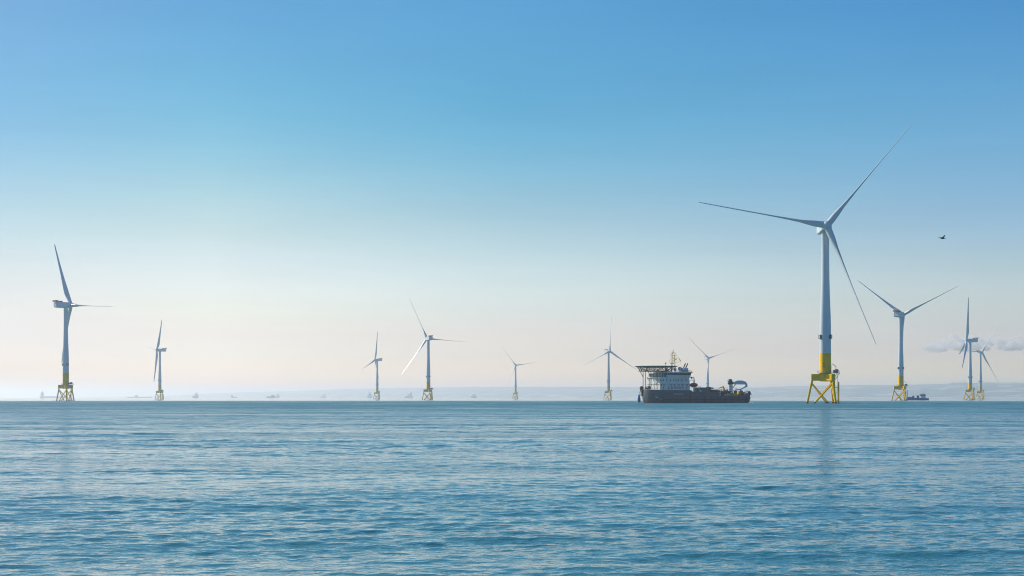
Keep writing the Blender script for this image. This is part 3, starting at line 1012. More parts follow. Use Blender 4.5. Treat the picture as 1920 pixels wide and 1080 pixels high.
    for z, x0, x1 in ((24.6, -3.6, 1.5), (27.2, -3.8, 3.0), (28.6, -1.8, 2.6), (29.9, -4.0, 1.6), (31.4, -2.4, 2.2), (32.6, -1.6, 1.8)):
        yd.tube((mx + x0, 0, z), (mx + x1, 0, z), 0.12, n=6)
        yd.tube((mx + (x0 + x1) / 2, -2.2, z), (mx + (x0 + x1) / 2, 2.2, z), 0.1, n=6)
        yd.tube((mx + x0, 0, z - 0.2), (mx + x0, 0, z + 1.0), 0.09, n=5)
        yd.tube((mx + x1, 0, z - 0.2), (mx + x1, 0, z + 1.1), 0.09, n=5)
    yd.build('yard', M['mast_yellow'], mast)
    rd = MB()
    rd.box(mx + 0.9, mx + 1.5, -1.9, 1.9, 26.2, 26.6)
    rd.box(mx - 1.9, mx - 1.2, -1.6, 1.6, 29.0, 29.4)
    rd.build('radar_scanner', M['dark'], mast)
    MB().tube((mx, 0, ztop - 2.2), (mx, 0, ztop + 0.4), 0.08, n=5).build('aerial', M['dark'], mast)
    hy = MB().tube((mx - 3.9, 0, 29.8), (mx - 6.2, 3, 20.6), 0.03, n=4).build('halyard', M['dark'], mast)
    fl = MB()
    fx = mx - 4.4
    for k in range(4):
        a, b = k * 0.4, (k + 1) * 0.4
        fl.hexa([(fx - a * 0.8, 0.3 + 0.15 * math.sin(k * 2), 28.9 - a), (fx - b * 0.8, 0.3 + 0.15 * math.sin(k * 2 + 2), 28.9 - b), (fx - b * 0.8, 0.36 + 0.15 * math.sin(k * 2 + 2), 28.9 - b), (fx - a * 0.8, 0.36 + 0.15 * math.sin(k * 2), 28.9 - a)],
                [(fx - a * 0.8 + 0.4, 0.3, 30.0 - a), (fx - b * 0.8 + 0.4, 0.3, 30.0 - b), (fx - b * 0.8 + 0.4, 0.36, 30.0 - b), (fx - a * 0.8 + 0.4, 0.36, 30.0 - a)])
    fl.build('flag', M['black'], hy)
    sm = MB().tube((X(1249.5, 6), 6, 20.6), (X(1249.5, 6), 6, 26.6), 0.12, n=6)
    sm.box(X(1249.5, 6) - 0.6, X(1249.5, 6) + 0.6, 5.9, 6.1, 26.0, 26.6)
    sm.build('small_mast', M['dark'], t)
    # helideck
    hc, hr, hz = (30.6, 0), 12.9, 23.6
    def octo(r, n=8, off=PI / 8):
        return [(hc[0] + r * math.cos(off + 2 * PI * k / n), hc[1] + r * math.sin(off + 2 * PI * k / n)) for k in range(n)]
    o1 = octo(hr)
    hd = MB().loft([[(x, y, hz) for x, y in o1], [(x, y, hz + 0.55) for x, y in o1]]).build('helideck', M['green'], t)
    nt_ = MB()
    o2, o3 = octo(hr + 0.05), octo(hr + 1.5)
    nt_.loft([[(x, y, hz + 0.2) for x, y in o2], [(x, y, hz + 0.75) for x, y in o3], [(x, y, hz + 0.85) for x, y in o3], [(x, y, hz + 0.3) for x, y in o2]], cap=False)
    nt_.build('safety_net', M['net'], hd)
    tr = MB()
    lower = octo(hr * 0.72)
    for k in range(8):
        a, b = lower[k], lower[(k + 1) % 8]
        tr.tube((*a, 21.0), (*b, 21.0), 0.2, n=6)
        tr.tube((*a, 21.0), (*o1[k], hz), 0.18, n=6)
        m_ = ((o1[k][0] + o1[(k + 1) % 8][0]) / 2, (o1[k][1] + o1[(k + 1) % 8][1]) / 2)
        tr.tube((*a, 21.0), (*m_, hz), 0.15, n=6)
        tr.tube((*b, 21.0), (*m_, hz), 0.15, n=6)
    for Y in (-7, -3.5, 0, 3.5, 7):
        tr.tube((22.5, Y, 21.0), (40.0, Y, 21.0), 0.17, n=6)
        for k in range(6):
            x = 22.5 + k * 2.9
            tr.tube((x, Y, 21.0), (x + 1.45, Y, hz), 0.1, n=5)
            tr.tube((x + 1.45, Y, hz), (x + 2.9, Y, 21.0), 0.1, n=5)
    tr.build('truss', M['dark'], hd)
    for (x, y) in ((37.4, 5.5), (37.4, -5.5), (34.3, 8.2), (34.3, -8.2)):
        MB().tube((x, y, 8.9), (x, y, 21.0), 0.24, n=8).build('support_leg', M['dark'], hd, smooth=40)
    for y in (-5.5, 5.5):
        MB().tube((37.4, y, 17.2), (41.2, y, hz), 0.2, n=6).build('knee_brace', M['dark'], hd)
    # foredeck gear: sheave on the bow, winch drum, hanging fender
    sh = MB().tube((39.8, -3.6, 9.9), (39.8, -2.6, 9.9), 1.25, n=20)
    sh.box(39.0, 40.4, -4.2, -2.0, 7.6, 9.3)
    sh.box(39.3, 40.1, -4.0, -2.2, 4.6, 7.6)
    sh.build('bow_sheave', M['rust'], t, smooth=40)
    MB().tube((36.6, -1.4, 10.1), (36.6, 1.8, 10.1), 1.1, n=18).build('mooring_winch', M['black'], t, smooth=40)
    hf = MB().lathe([(0.12, 6.2), (0.5, 5.2), (0.95, 2.8), (1.05, 1.7), (0.9, 1.3)], 14).build('hanging_buoy', M['blue'], t, smooth=40)
    hf.location = (41.6, -3.3, 0)
    MB().lathe([(0.9, 1.29), (1.0, 0.9), (0.6, 0.4)], 14).build('buoy_base', M['red'], hf, smooth=40)
    ch = MB().tube((40.3, -3.2, 8.8), (41.6, -3.3, 6.2), 0.1, n=5).build('chain', M['dark'], t)
    an = MB()
    for x in np.arange(33.4, 39, 1.2):
        wd = float(np.interp(x, [31, 35, 37.6, 39], [9.2, 8.2, 6.1, 3.4]))
        for sg in (-1, 1):
            an.tube((x, sg * wd, 8.9), (x, sg * wd, 10.0), 0.05, n=5)
    for sg in (-1, 1):
        for z in (9.5, 10.0):
            an.path([(33, sg * 8.8, z), (35, sg * 8.2, z), (37.6, sg * 6.1, z), (39, sg * 3.4, z)], 0.05, 5)
    an.build('bow_railing', M['rail_red'], t)
    # boat davit behind the deckhouse
    dv = MB()
    for px in (1294.5, 1304):
        x = X(px, 8.5)
        dv.tube((x, 7.5, 7.4), (x, 7.0, 14.8), 0.3, n=8)
        dv.tube((x, 7.0, 14.8), (x + 2.0, 9.6, 17.2), 0.28, n=8)
        dv.tube((x, 7.2, 11.5), (x + 2.4, 9.2, 15.2), 0.2, n=8)
    dv.tube((X(1293, 8.5), 6.8, 15.2), (X(1305, 8.5), 6.8, 15.2), 0.2, n=6)
    dv.build('boat_davit', M['white'], t)
    MB().tube((X(1296.5, 9), 9, 16.7), (X(1296.5, 9), 9.6, 16.7), 0.65, n=14).build('search_light', M['black'], t)
    # aft deck machinery
    def eq(name, px0, px1, y0, y1, py0, py1, m, bv=0.08):
        return MB().box(X(px1, y1), X(px0, y1), y0, y1, Z(py0), Z(py1)).build(name, m, t, bevel=bv)
    eq('winch_house', 1309, 1333, 1.5, 8.0, 735.6, 728.2, M['green'])
    rf = MB().box(X(1336.5, 8.4), X(1307.5, 8.4), 1.0, 8.4, Z(728.1), Z(727.0)).build('winch_house_roof', M['dark'], t)
    eq('locker', 1311, 1316, 8.0, 9.0, 735.5, 731.5, M['steel'])
    for px, y, h in ((1310.5, 8.6, 724), (1313, 7, 725)):
        MB().tube((X(px, y), y, Z(735)), (X(px, y), y, Z(h)), 0.25, n=8).build('vent_pipe', M['white'], t)
    ga = MB()
    ga.hexa([(X(1338, 6), 2, Z(729.5)), (X(1329, 6), 2, Z(726.5)), (X(1329, 6), 6, Z(726.5)), (X(1338, 6), 6, Z(729.5))], [(X(1338, 6), 2, Z(728.4)), (X(1329, 6), 2, Z(725.3)), (X(1329, 6), 6, Z(725.3)), (X(1338, 6), 6, Z(728.4))])
    ga.tube((X(1331, 6), 5.5, Z(727)), (X(1331, 6), 5.5, Z(736)), 0.25, n=6)
    ga.build('gangway_ramp', M['dark'], t)
    eq('cable_engine', 1334, 1346, 1, 7.5, 742, 731.5, M['rust'])
    fr = MB()
    for px in np.arange(1332, 1364, 3.4):
        x = X(px, 8.6)
        fr.tube((x, 8.6, 4.8), (x, 8.6, Z(731.2)), 0.13, n=6)
    for py in (731.2, 734.5, 738):
        fr.tube((X(1331, 8.6), 8.6, Z(py)), (X(1364, 8.6), 8.6, Z(py)), 0.12, n=6)
    for px in np.arange(1332, 1360, 6.8):
        fr.tube((X(px, 8.6), 8.6, Z(738)), (X(px + 6.8, 8.6), 8.6, Z(731.2)), 0.09, n=5)
    fr.build('cable_frame', M['rust'], t)
    eq('white_tank', 1347, 1353, 4, 8.0, 742, 734.3, M['white'])
    eq('winch', 1352, 1358, 3, 8.2, 742.5, 733.5, M['dark'])
    eq('red_container', 1357.5, 1364, 3.0, 8.4, 743, 733, M['rail_red'])
    eq('dark_cabinet', 1358.5, 1364.5, 1.0, 2.9, 737, 731.8, M['ship_dark'])
    # small yellow crane
    yc = MB()
    yc.tube((X(1357, 3), 3, Z(733)), (X(1357, 3), 3, Z(727)), 0.6, n=10)
    yc.hexa([(X(1358.5, 3.5), 2.3, Z(729)), (X(1355, 3.5), 2.3, Z(726)), (X(1355, 3.5), 3.7, Z(726)), (X(1358.5, 3.5), 3.7, Z(729))], [(X(1357, 3.5), 2.3, Z(725)), (X(1355.3, 3.5), 2.3, Z(724)), (X(1355.3, 3.5), 3.7, Z(724)), (X(1357, 3.5), 3.7, Z(725))])
    yc.tube((X(1356, 3), 3, Z(725)), (X(1347, 3), 3, Z(728.6)), 0.4, 0.25, n=8)
    yc.build('deck_crane', M['yellow'], t)
    # main knuckle boom crane
    cy = 5.0
    pc = X(1369.5, cy)
    ped = MB().tube((pc, cy, 4.7), (pc, cy, Z(721)), 1.55, 1.4, n=24).build('crane_pedestal', M['white'], t, smooth=40)
    for k in range(6):
        z = 5.4 + k * 1.15
        MB().tube((pc, cy, z), (pc, cy, z + 0.14), 1.62, n=20).build('pedestal_ring', M['steel'], ped)
    hdm = MB()
    hdm.tube((pc, cy, Z(721)), (pc, cy, Z(719)), 1.9, n=20)
    hdm.box(pc - 1.5, pc + 1.3, cy - 1.2, cy + 1.2, Z(719), Z(715.5))
    hdm.tube((pc + 0.5, cy - 1, Z(714.5)), (pc + 0.5, cy + 1, Z(714.5)), 1.3, n=16)
    hdm.tube((pc + 2.0, cy, Z(720)), (pc + 1.2, cy, Z(716)), 0.4, n=8)
    hdm.build('crane_head', M['dark'], t, smooth=40)
    bpts = [(1372.5, 719.5, 0.8), (1377, 718.2, 1.7), (1382, 717.4, 2.7), (1391, 717.4, 2.7), (1395.5, 718.3, 2.0), (1398.8, 719.4, 1.2)]
    rings = []
    for px, py, hgt in bpts:
        x, z = X(px, cy), Z(py)
        rings.append([(x, cy - 0.7, z - hgt / 2), (x, cy + 0.7, z - hgt / 2), (x, cy + 0.7, z + hgt / 2), (x, cy - 0.7, z + hgt / 2)])
    boom = MB().loft(rings).build('crane_boom', M['crane_blue'], t)
    kn = MB()
    kn.tube((X(1397.5, cy), cy, Z(715.5)), (X(1397.5, cy), cy, Z(720.5)), 0.5, n=8)
    kn.tube((X(1399.3, cy), cy, Z(719)), (X(1399.3, cy), cy, Z(724)), 0.7, n=8)
    kn.build('boom_joint', M['steel'], boom)
    rings = []
    for px, py, hgt in ((1401, 723.5, 1.3), (1393, 727.6, 0.95), (1388.5, 730.2, 0.9), (1380, 731.4, 0.7)):
        x, z = X(px, cy), Z(py)
        rings.append([(x, cy - 0.5, z - hgt / 2), (x, cy + 0.5, z - hgt / 2), (x, cy + 0.5, z + hgt / 2), (x, cy - 0.5, z + hgt / 2)])
    jib = MB().loft(rings).build('crane_jib', M['crane_blue'], t)
    MB().tube((X(1379.7, cy), cy, Z(731)), (X(1379.7, cy), cy, Z(727.5)), 0.35, n=6).build('jib_hook', M['steel'], jib)
    MB().tube((X(1373.5, cy), cy, Z(727.5)), (X(1379.5, cy), cy, Z(720)), 0.28, n=8).build('lifting_ram', M['rail_red'], boom)
    MB().tube((X(1388.5, cy), cy, Z(738)), (X(1388.5, cy), cy, Z(729.5)), 0.55, n=8).build('jib_rest', M['white'], t)
    # yellow and brown gear on the aft deck
    ycr = MB()
    ycr.tube((X(1385, 5), 3, Z(739)), (X(1385, 5), 8, Z(739)), 1.5, n=20)
    ycr.box(X(1390, 8), X(1374.5, 8), 6.0, 8.2, Z(742.8), Z(739.6))
    ycr.box(X(1378, 8), X(1373, 8), 6.0, 8.3, Z(739.5), Z(737.4))
    ycr.build('yellow_tensioner', M['yellow'], t, smooth=40)
    for px in (1383.5, 1386):
        MB().tube((X(px, 9), 9.0, 4.6), (X(px, 9), 9.0, Z(734.5)), 0.3, n=8).build('guide_post', M['rust'], t)
    eq('cable_drum', 1389, 1397, 2, 8.6, 743, 735.5, M['rust'])
    eq('stern_locker', 1394.5, 1399, 3.5, 8.8, 742, 738, M['white'])
    sw = MB()
    sx = X(1402, 6)
    sw.tube((sx, 3, Z(737)), (sx, 8, Z(737)), 1.2, n=16)
    sw.tube((sx, 5.5, Z(736)), (sx, 5.5, Z(732.5)), 0.5, n=8)
    sw.box(sx - 1.8, sx + 1.8, 3, 8, 5.6, Z(738.5))
    sw.build('stern_winch', M['dark'], t, smooth=40)
    for px, py, y in ((1358.5, 740.8, 8.9), (1364.5, 740.3, 8.9)):
        MB().tube((X(px, y), y, Z(py)), (X(px, y), y + 0.3, Z(py)), 0.5, n=12).build('life_ring', M['white'], t)
    for k in range(8):
        x = -34 + k * 3
        MB().tube((x, 9.62, 1.8), (x, 9.62, 4.4), 0.1, n=5).build('hull_pipe', M['rust'], hull)
    # odds and ends on the working deck
    rg_ = random.Random(21)
    gear_m = [M['rust'], M['white'], M['dark'], M['steel'], M['rail_red'], M['yellow'], M['ship_grey'], M['house']]
    for k in range(34):
        px = 1334 + 70 * (k + rg_.random()) / 34
        y = rg_.uniform(5.5, 8.9)
        x, z0 = X(px, y), 4.7
        h = rg_.uniform(1.5, 3.7) if px < 1392 else rg_.uniform(0.9, 2.2)
        wd = rg_.uniform(0.35, 1.1)
        g_ = MB()
        kind = k % 3
        if kind == 0:
            g_.box(x - wd, x + wd, y - 0.6, y + 0.3, z0, z0 + h)
            g_.box(x - wd * 0.6, x + wd * 0.4, y - 0.5, y + 0.2, z0 + h, z0 + h + 0.35)
        elif kind == 1:
            g_.tube((x, y - 0.8, z0 + 0.6 + h * 0.3), (x, y + 0.4, z0 + 0.6 + h * 0.3), 0.55, n=12)
            g_.box(x - 0.5, x + 0.5, y - 0.7, y + 0.3, z0, z0 + 0.5)
        else:
            g_.tube((x, y, z0), (x, y, z0 + h + 0.8), 0.12, n=6)
            g_.tube((x - wd, y, z0 + h), (x + wd, y, z0 + h + 0.5), 0.1, n=6)
        g_.build('deck_gear', gear_m[(k * 5 + k // 3) % 8], t)
    # stern fender ring
    MB().tube((-37.1, 7.6, 3.0), (-36.6, 7.4, 4.6), 0.35, n=10).build('stern_fender', M['black'], hull)
    # lifeboat: a thing of its own, hung in the davit
    lx, ly, lz = X(1300.8, 9.6), 9.6, Z(723)
    q = t.matrix_basis @ Vector((lx, ly, 0))
    lb = empty('lifeboat', (0, 0, 0), 'dark red enclosed lifeboat hanging in the davit behind the white deckhouse', 'lifeboat', None, fwd_ang)
    ca, sa = math.cos(fwd_ang), math.sin(fwd_ang)
    lb.location = (org.x + ca * lx - sa * ly, org.y + sa * lx + ca * ly, lz - 1.3)
    rings = []
    for x, wv, z0, z1 in ((-2.9, 0.5, 0.9, 1.9), (-2.3, 1.15, 0.35, 2.4), (-1, 1.4, 0.05, 2.75), (1, 1.4, 0.05, 2.75), (2.2, 1.1, 0.3, 2.4), (2.9, 0.35, 0.9, 1.8)):
        rings.append([(x, 0, z0), (x, wv * 0.7, z0 + 0.25), (x, wv, (z0 + z1) / 2 - 0.1), (x, wv * 0.85, z1 - 0.5), (x, wv * 0.4, z1), (x, -wv * 0.4, z1), (x, -wv * 0.85, z1 - 0.5), (x, -wv, (z0 + z1) / 2 - 0.1), (x, -wv * 0.7, z0 + 0.25)])
    MB().loft(rings).build('hull', M['red'], lb, smooth=50)
    for x in (-1.6, -0.6, 0.4, 1.4):
        MB().box(x - 0.2, x + 0.2, 1.17, 1.26, 1.75, 2.05).build('window', M['glass'], lb)
    return t
build_ship()

# white wash at the big ship's stern and along its side
def build_wash():
    rg = random.Random(8)
    mb = MB()
    def lump(px, dd, L, W, h):
        c = place(px, F / 2.8 + dd)
        n = 12
        ring0, ring1 = [], []
        for k in range(n):
            a = 2 * PI * k / n
            j = rg.uniform(0.7, 1.25)
            ring0.append((c.x + L * j * math.cos(a), c.y + W * j * math.sin(a), -0.15))
            ring1.append((c.x + 0.45 * L * j * math.cos(a), c.y + 0.45 * W * j * math.sin(a), h * rg.uniform(0.7, 1.2)))
        mb.loft([ring0, ring1])
    for k in range(16):
        lump(1399 + 13 * rg.random(), 8 + 16 * rg.random(), rg.uniform(0.3, 1.1), rg.uniform(0.4, 1.2), rg.uniform(0.1, 0.4))
    for k in range(30):
        u = rg.random()
        lump(1236 + 158 * u, -25.5 + 37.5 * u + rg.uniform(-0.8, 0.2), rg.uniform(0.2, 0.7), rg.uniform(0.2, 0.5), rg.uniform(0.04, 0.16))
    o = mb.build('wash', mat('foam', (0.72, 0.76, 0.78), 0.9), smooth=60)
    tag(o, kind='stuff')
build_wash()

# ------------------------------------------------------------------ small workboat by the second yellow jacket
def build_workboat():
    d = 2060
    p = place(1720.5, d)
    t = empty('workboat', p, 'small dark blue workboat with white wheelhouse lying against a yellow turbine jacket', 'boat', None, -math.atan(bearing(1720.5)))
    # local x to the right (bow), y away from the camera
    st = [(-15.2, 3.9, 4.6, 0.2), (-14.6, 4.1, 4.6, -1), (-5.5, 4.2, 4.2, -1.6), (-5.0, 4.2, 3.6, -1.6), (3.6, 4.2, 3.2, -1.6), (9, 3.6, 2.5, -1.5), (13, 2.0, 2.9, -1), (15.6, 0.25, 3.3, 0)]
    rings = []
    for x, wv, zd, zk in st:
        rings.append([(x, 0, zk), (x, wv * 0.9, zk + 0.4), (x, wv, 1.2), (x, wv, zd), (x, -wv, zd), (x, -wv, 1.2), (x, -wv * 0.9, zk + 0.4)])
    hull = MB().loft(rings).build('hull', M['blue'], t, smooth=30)
    MB().box(-14.8, 3, -4.36, -4.22, 2.9, 3.1).build('fender', M['black'], hull)
    wh = MB().box(4.6, 11.4, -3.0, 3.0, 2.6, 5.6).build('wheelhouse', M['white'], t, bevel=0.1)
    MB().hexa([(3.4, -3.1, 6.4), (11.2, -3.1, 6.4), (11.2, 3.1, 6.4), (3.4, 3.1, 6.4)], [(3.0, -3.4, 7.8), (11.0, -3.4, 7.8), (11.0, 3.4, 7.8), (3.0, 3.4, 7.8)]).build('window_band', M['glass'], wh)
    MB().box(4.0, 11.0, -2.9, 2.9, 5.61, 6.39).build('upper_deck', M['white'], wh)
    MB().box(2.4, 11.6, -3.7, 3.7, 7.81, 8.3).build('roof', M['white'], wh)
    MB().box(4.2, 10.4, -2.4, 2.4, 8.31, 9.4).build('flying_bridge', M['white'], wh)
    m = MB().tube((7, 0, 9.4), (7, 0, 13.4), 0.18, n=6)
    m.tube((7, -1.4, 11.2), (7, 1.4, 11.2), 0.12, n=5)
    m.tube((5.6, 0, 10.4), (8.6, 0, 10.4), 0.14, n=5)
    m.build('mast', M['white'], t)
    for x in (5.4, 7.2, 9.2):
        MB().box(x, x + 0.9, -3.06, -3.01, 3.9, 4.7).build('window', M['glass'], wh)
    MB().box(-1.2, 2.2, -2.2, 2.2, 3.0, 5.8).build('deck_crane_base', M['green'], t, bevel=0.1)
    MB().box(-1.8, 2.6, -1.8, 1.8, 5.81, 6.6).build('deck_crane_arm', M['dark'], t)
    k = MB()
    k.box(-7.6, -4.4, -3, 2, 3.8, 5.6)
    k.box(-6.8, -5.2, -2, 1, 5.6, 6.4)
    k.build('winch', M['dark'], t)
    rl = MB()
    for x in np.arange(-14.6, -8, 1.6):
        rl.tube((x, -4.0, 4.5), (x, -4.0, 5.8), 0.07, n=5)
    rl.tube((-14.6, -4.0, 5.8), (-8.2, -4.0, 5.8), 0.07, n=5)
    rl.build('railing', M['white'], t)
build_workboat()

# ------------------------------------------------------------------ ships lying far off in the haze
def far_ship(px, d, L, hh, m, label, house, mast=None, flip=False, extra=None, name='far_ship', cat='ship'):
    """house: list of (x0, x1, z0, z1, material); local x to the right"""
    k_ = 2.7
    d *= k_; L *= k_; hh *= k_
    house = [(a0 * k_, a1 * k_, a2 * k_, a3 * k_, a4) for a0, a1, a2, a3, a4 in house]
    mast = [tuple(q_ * k_ for q_ in m_) for m_ in mast or []]
    p = place(px, d)
    t = empty(name, p, label, cat, 'ships far off in the haze', -math.atan(bearing(px)))
    sg = -1 if flip else 1
    B = max(3.0, L * 0.09)
    st = [(-L / 2, B * 0.8, hh, 0.5), (-L * 0.46, B, hh, -1), (L * 0.2, B, hh * 0.95, -1.5), (L * 0.38, B * 0.8, hh * 1.05, -1.5), (L * 0.47, B * 0.35, hh * 1.25, -1), (L / 2, 0.2, hh * 1.35, 1.0)]
    rings = []
    for x, wv, zd, zk in st:
        x *= sg
        rings.append([(x, 0, zk), (x, wv * 0.9, zk + 0.4), (x, wv, 1.5), (x, wv, zd), (x, -wv, zd), (x, -wv, 1.5), (x, -wv * 0.9, zk + 0.4)])
    MB().loft(rings).build('hull', m, t)
    zt = hh
    for k, (x0, x1, z0, z1, hm) in enumerate(house):
        a, b = sorted((x0 * sg, x1 * sg))
        ho = MB().box(a, b, -B * 0.75 + 0.2 * k, B * 0.75 - 0.2 * k, z0 - 0.02 + 0.03 * k, z1).build('deckhouse' if k == 0 else 'upper_deckhouse', hm, t)
        MB().box(a + 0.5, b - 0.5, -B * 0.75 + 0.2 * k - 0.1, -B * 0.75 + 0.2 * k - 0.02, z0 + (z1 - z0) * 0.55, z0 + (z1 - z0) * 0.8).build('window_row', M['glass'], ho)
    for (x, z0, z1) in mast or []:
        mm = MB().tube((x * sg, 0, z0), (x * sg, 0, z1), 0.5, 0.25, n=8)
        mm.tube((x * sg, -2, z0 + (z1 - z0) * 0.6), (x * sg, 2, z0 + (z1 - z0) * 0.6), 0.2, n=6)
        mm.tube((x * sg - 1.5, 0, z0 + (z1 - z0) * 0.75), (x * sg + 1.5, 0, z0 + (z1 - z0) * 0.75), 0.2, n=6)
        mm.build('mast', m if m is not M['white'] else M['steel'], t)
    return t
W_, G_, D_ = M['white'], M['ship_grey'], M['ship_dark']
# pale tanker partly behind the leftmost turbine
far_ship(101, 4900, 92, 6, G_, 'pale grey tanker in haze behind the leftmost turbine, tall house at its left end', [(-43, -33, 6, 17, G_), (-41, -34.5, 17, 22, G_)], [(-38, 22, 29)], cat='ship')
far_ship(262, 5800, 98, 4, G_, 'faintest long low ship left of the second turbine', [(-20, -6, 4, 11, G_)], [(-12, 11, 16)])
far_ship(366.5, 5000, 21, 8, D_, 'hazy dark-hulled supply vessel with white house, right of the second turbine', [(-3, 8, 8, 13, W_), (0, 7, 13, 18, W_)], [(3.5, 18, 26)])
far_ship(438.5, 5600, 25, 5, G_, 'faint grey vessel with its house at the left, between two clearer ships', [(-11, -4, 5, 12, G_)], [(-8, 12, 17)], flip=False)
far_ship(508.5, 4500, 28, 5, D_, 'low dark boat lying in front of a small white vessel', [(0, 9, 5, 9.5, D_)], [(4, 9.5, 14)])
far_ship(521, 5300, 13, 7, W_, 'small white vessel behind the low dark boat', [(-3, 5, 7, 14, W_)], [(0, 14, 22)])
far_ship(606, 5500, 22, 6, W_, 'small lone white vessel left of the centre turbines', [(0, 9, 6, 14, W_)], [(5, 14, 21)])
far_ship(693, 4800, 16, 8, W_, 'white vessel close beside the foot of the small turbine left of centre', [(-5, 5, 8, 15, W_), (-3, 3, 15, 19, W_)], [(0, 19, 24)])
far_ship(766.5, 5200, 30, 7, G_, 'grey vessel with tall mast left of the mid-sized centre turbine', [(-4, 5, 7, 14, W_), (4, 12, 7, 20, G_)], [(8, 20, 34), (-9, 7, 20)])
far_ship(888.5, 5000, 19, 7, G_, 'small pale vessel between the centre turbine and the faintest one', [(-4, 6, 7, 14, W_)], [(2, 14, 22)])

# ------------------------------------------------------------------ gulls
def make_gull(label):
    t = empty('gull', (0, 0, 0), label, 'bird', 'gulls in the air')
    # flies to the right; body along x
    rings = []
    for x, r, z in ((-0.34, 0.015, 0.02), (-0.24, 0.05, 0.015), (-0.1, 0.085, 0.0), (0.05, 0.10, -0.005), (0.18, 0.075, 0.0), (0.26, 0.05, 0.015), (0.32, 0.052, 0.02), (0.37, 0.03, 0.012), (0.40, 0.014, 0.0), (0.45, 0.004, -0.012)):
        rings.append([(x, r * math.cos(2 * PI * k / 10), z + r * math.sin(2 * PI * k / 10)) for k in range(10)])
    b = MB().loft(rings)
    b.hexa([(-0.30, -0.03, 0.01), (-0.30, 0.03, 0.01), (-0.46, 0.09, 0.015), (-0.46, -0.09, 0.015)], [(-0.30, -0.03, 0.025), (-0.30, 0.03, 0.025), (-0.46, 0.09, 0.02), (-0.46, -0.09, 0.02)])
    b.build('body', M['feather'], t, smooth=60)
    for sg in (-1, 1):
        rings = []
        for sp, xo, zo, ch, th in ((0.05, 0.06, 0.05, 0.20, 0.03), (0.22, 0.10, 0.14, 0.19, 0.02), (0.36, 0.11, 0.19, 0.16, 0.016), (0.52, 0.04, 0.20, 0.11, 0.012), (0.66, -0.05, 0.185, 0.06, 0.008), (0.74, -0.12, 0.17, 0.015, 0.004)):
            y = sg * sp
            rings.append([(xo + 0.1 - 0.0, y, zo), (xo + 0.1 - ch * 0.4, y, zo + th), (xo + 0.1 - ch, y, zo), (xo + 0.1 - ch * 0.4, y, zo - th * 0.4)])
        MB().loft(rings).build('wing', M['feather'], t, smooth=60)
    return t
def set_gull(t, px, py, d, rz=0.0, roll=0.0):
    t.location = (bearing(px) * d, d, CAMZ + (HY - py) / F * d)
    t.rotation_euler = (roll, R(4), rz)
g = make_gull('dark gull gliding in the open sky right of the tallest turbine')
set_gull(g, 1766.5, 446.5, 165, R(8), R(-8))
for px, py, d, lb, rz in ((25, 693, 1300, 'tiny gull low over the sea at the far left edge', 2.6), (158.5, 681.5, 1250, 'tiny gull just right of the leftmost turbine tower', 0.5), (673, 714, 1300, 'tiny gull left of the small turbine near the picture centre', 3.4)):
    c = copy_tree(g)
    c['label'] = lb
    set_gull(c, px, py, d, rz, R(10))

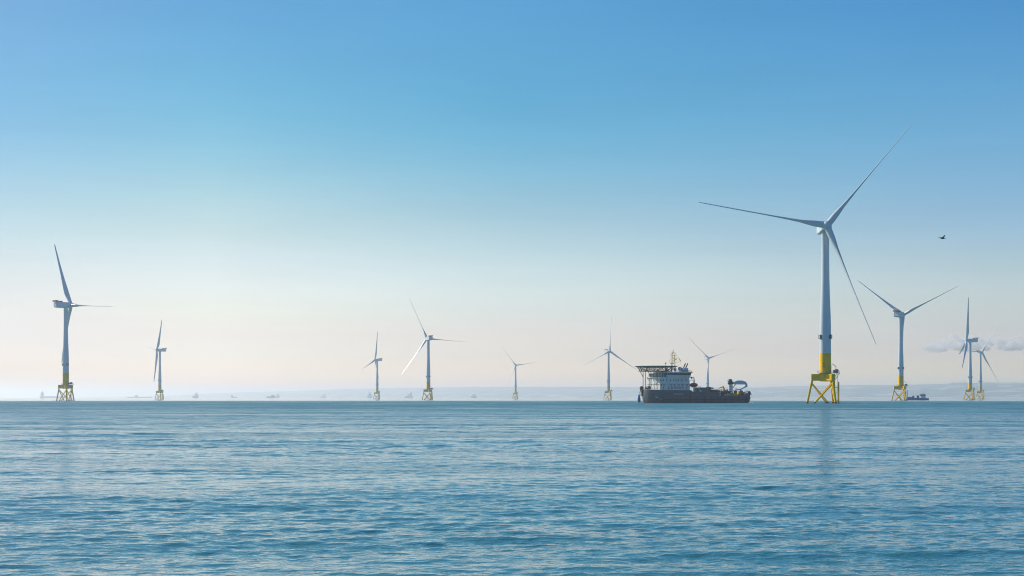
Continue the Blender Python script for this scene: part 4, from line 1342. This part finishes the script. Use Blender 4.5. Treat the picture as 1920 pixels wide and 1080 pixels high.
# ------------------------------------------------------------------ low cloud bank beyond the land
CLOUD_DENSITY = 0.005
def build_cloud():
    rng = random.Random(11)
    D = 46000.0
    mb = MB()
    import bmesh
    bm = bmesh.new()
    def blob(px, py, rx, rz):
        bmesh.ops.create_icosphere(bm, subdivisions=2, radius=1.0, matrix=Matrix.Translation((bearing(px) * D, D + rng.uniform(-450, 450), CAMZ + (HY - py) / F * D)) @ Matrix.Diagonal((rx, rx * 0.8, rz, 1)))
    base = 656
    tops = [(1730, 650), (1750, 641), (1765, 634), (1780, 628), (1795, 630), (1810, 632), (1830, 628), (1850, 629), (1870, 634), (1890, 630), (1910, 628), (1940, 632), (1980, 630), (2030, 636), (2080, 648)]
    for px in range(1734, 2080, 7):
        ty = float(np.interp(px, [a for a, b in tops], [b for a, b in tops]))
        n = max(1, int((base - ty) / 8))
        for k in range(n + 1):
            y = base - 4 - (base - 6 - ty) * (k / max(1, n)) + rng.uniform(-2, 2)
            r = rng.uniform(80, 160) * (1.1 - 0.4 * k / max(1, n))
            blob(px + rng.uniform(-5, 5), y, r * 1.25, r * 0.8)
    me = bpy.data.meshes.new('cloud_bank')
    bm.to_mesh(me); bm.free()
    o = bpy.data.objects.new('cloud_bank', me)
    C.objects.link(o)
    rm = o.modifiers.new('merge', 'REMESH')
    rm.mode = 'VOXEL'; rm.voxel_size = 40
    m = bpy.data.materials.new('cloud_vapour')
    m.use_nodes = True
    t = m.node_tree
    t.nodes.remove(t.nodes['Principled BSDF'])
    pv = t.nodes.new('ShaderNodeVolumePrincipled')
    pv.inputs['Color'].default_value = (1, 0.985, 0.965, 1)
    pv.inputs['Anisotropy'].default_value = 0.0
    tc = t.nodes.new('ShaderNodeTexCoord')
    nz = t.nodes.new('ShaderNodeTexNoise')
    nz.inputs['Scale'].default_value = 0.0035; nz.inputs['Detail'].default_value = 5; nz.inputs['Roughness'].default_value = 0.6
    t.links.new(tc.outputs['Object'], nz.inputs['Vector'])
    mr = t.nodes.new('ShaderNodeMapRange')
    mr.inputs['From Min'].default_value = 0.33; mr.inputs['From Max'].default_value = 0.58
    mr.inputs['To Min'].default_value = 0.0; mr.inputs['To Max'].default_value = CLOUD_DENSITY
    t.links.new(nz.outputs['Fac'], mr.inputs['Value'])
    t.links.new(mr.outputs[0], pv.inputs['Density'])
    t.links.new(pv.outputs[0], t.nodes['Material Output'].inputs['Volume'])
    me.materials.append(m)
    tag(o, 'low bank of pinkish white cloud above the coast at the far right', 'cloud', None, 'stuff')
build_cloud()

# ------------------------------------------------------------------ haze
def build_haze():
    x0, x1, y0, y1 = -21000, 21000, -600, 40500
    top = 195.0
    o = MB().box(x0, x1, y0, y1, -8.5, top)
    m = bpy.data.materials.new('sea_haze')
    m.use_nodes = True
    t = m.node_tree
    t.nodes.remove(t.nodes['Principled BSDF'])
    pv = t.nodes.new('ShaderNodeVolumePrincipled')
    pv.inputs['Color'].default_value = (*HAZE_COLOR, 1)
    pv.inputs['Density'].default_value = HAZE_DENSITY
    pv.inputs['Anisotropy'].default_value = HAZE_G
    t.links.new(pv.outputs[0], t.nodes['Material Output'].inputs['Volume'])
    h = o.build('haze', m)
    tag(h, kind='stuff')
build_haze()
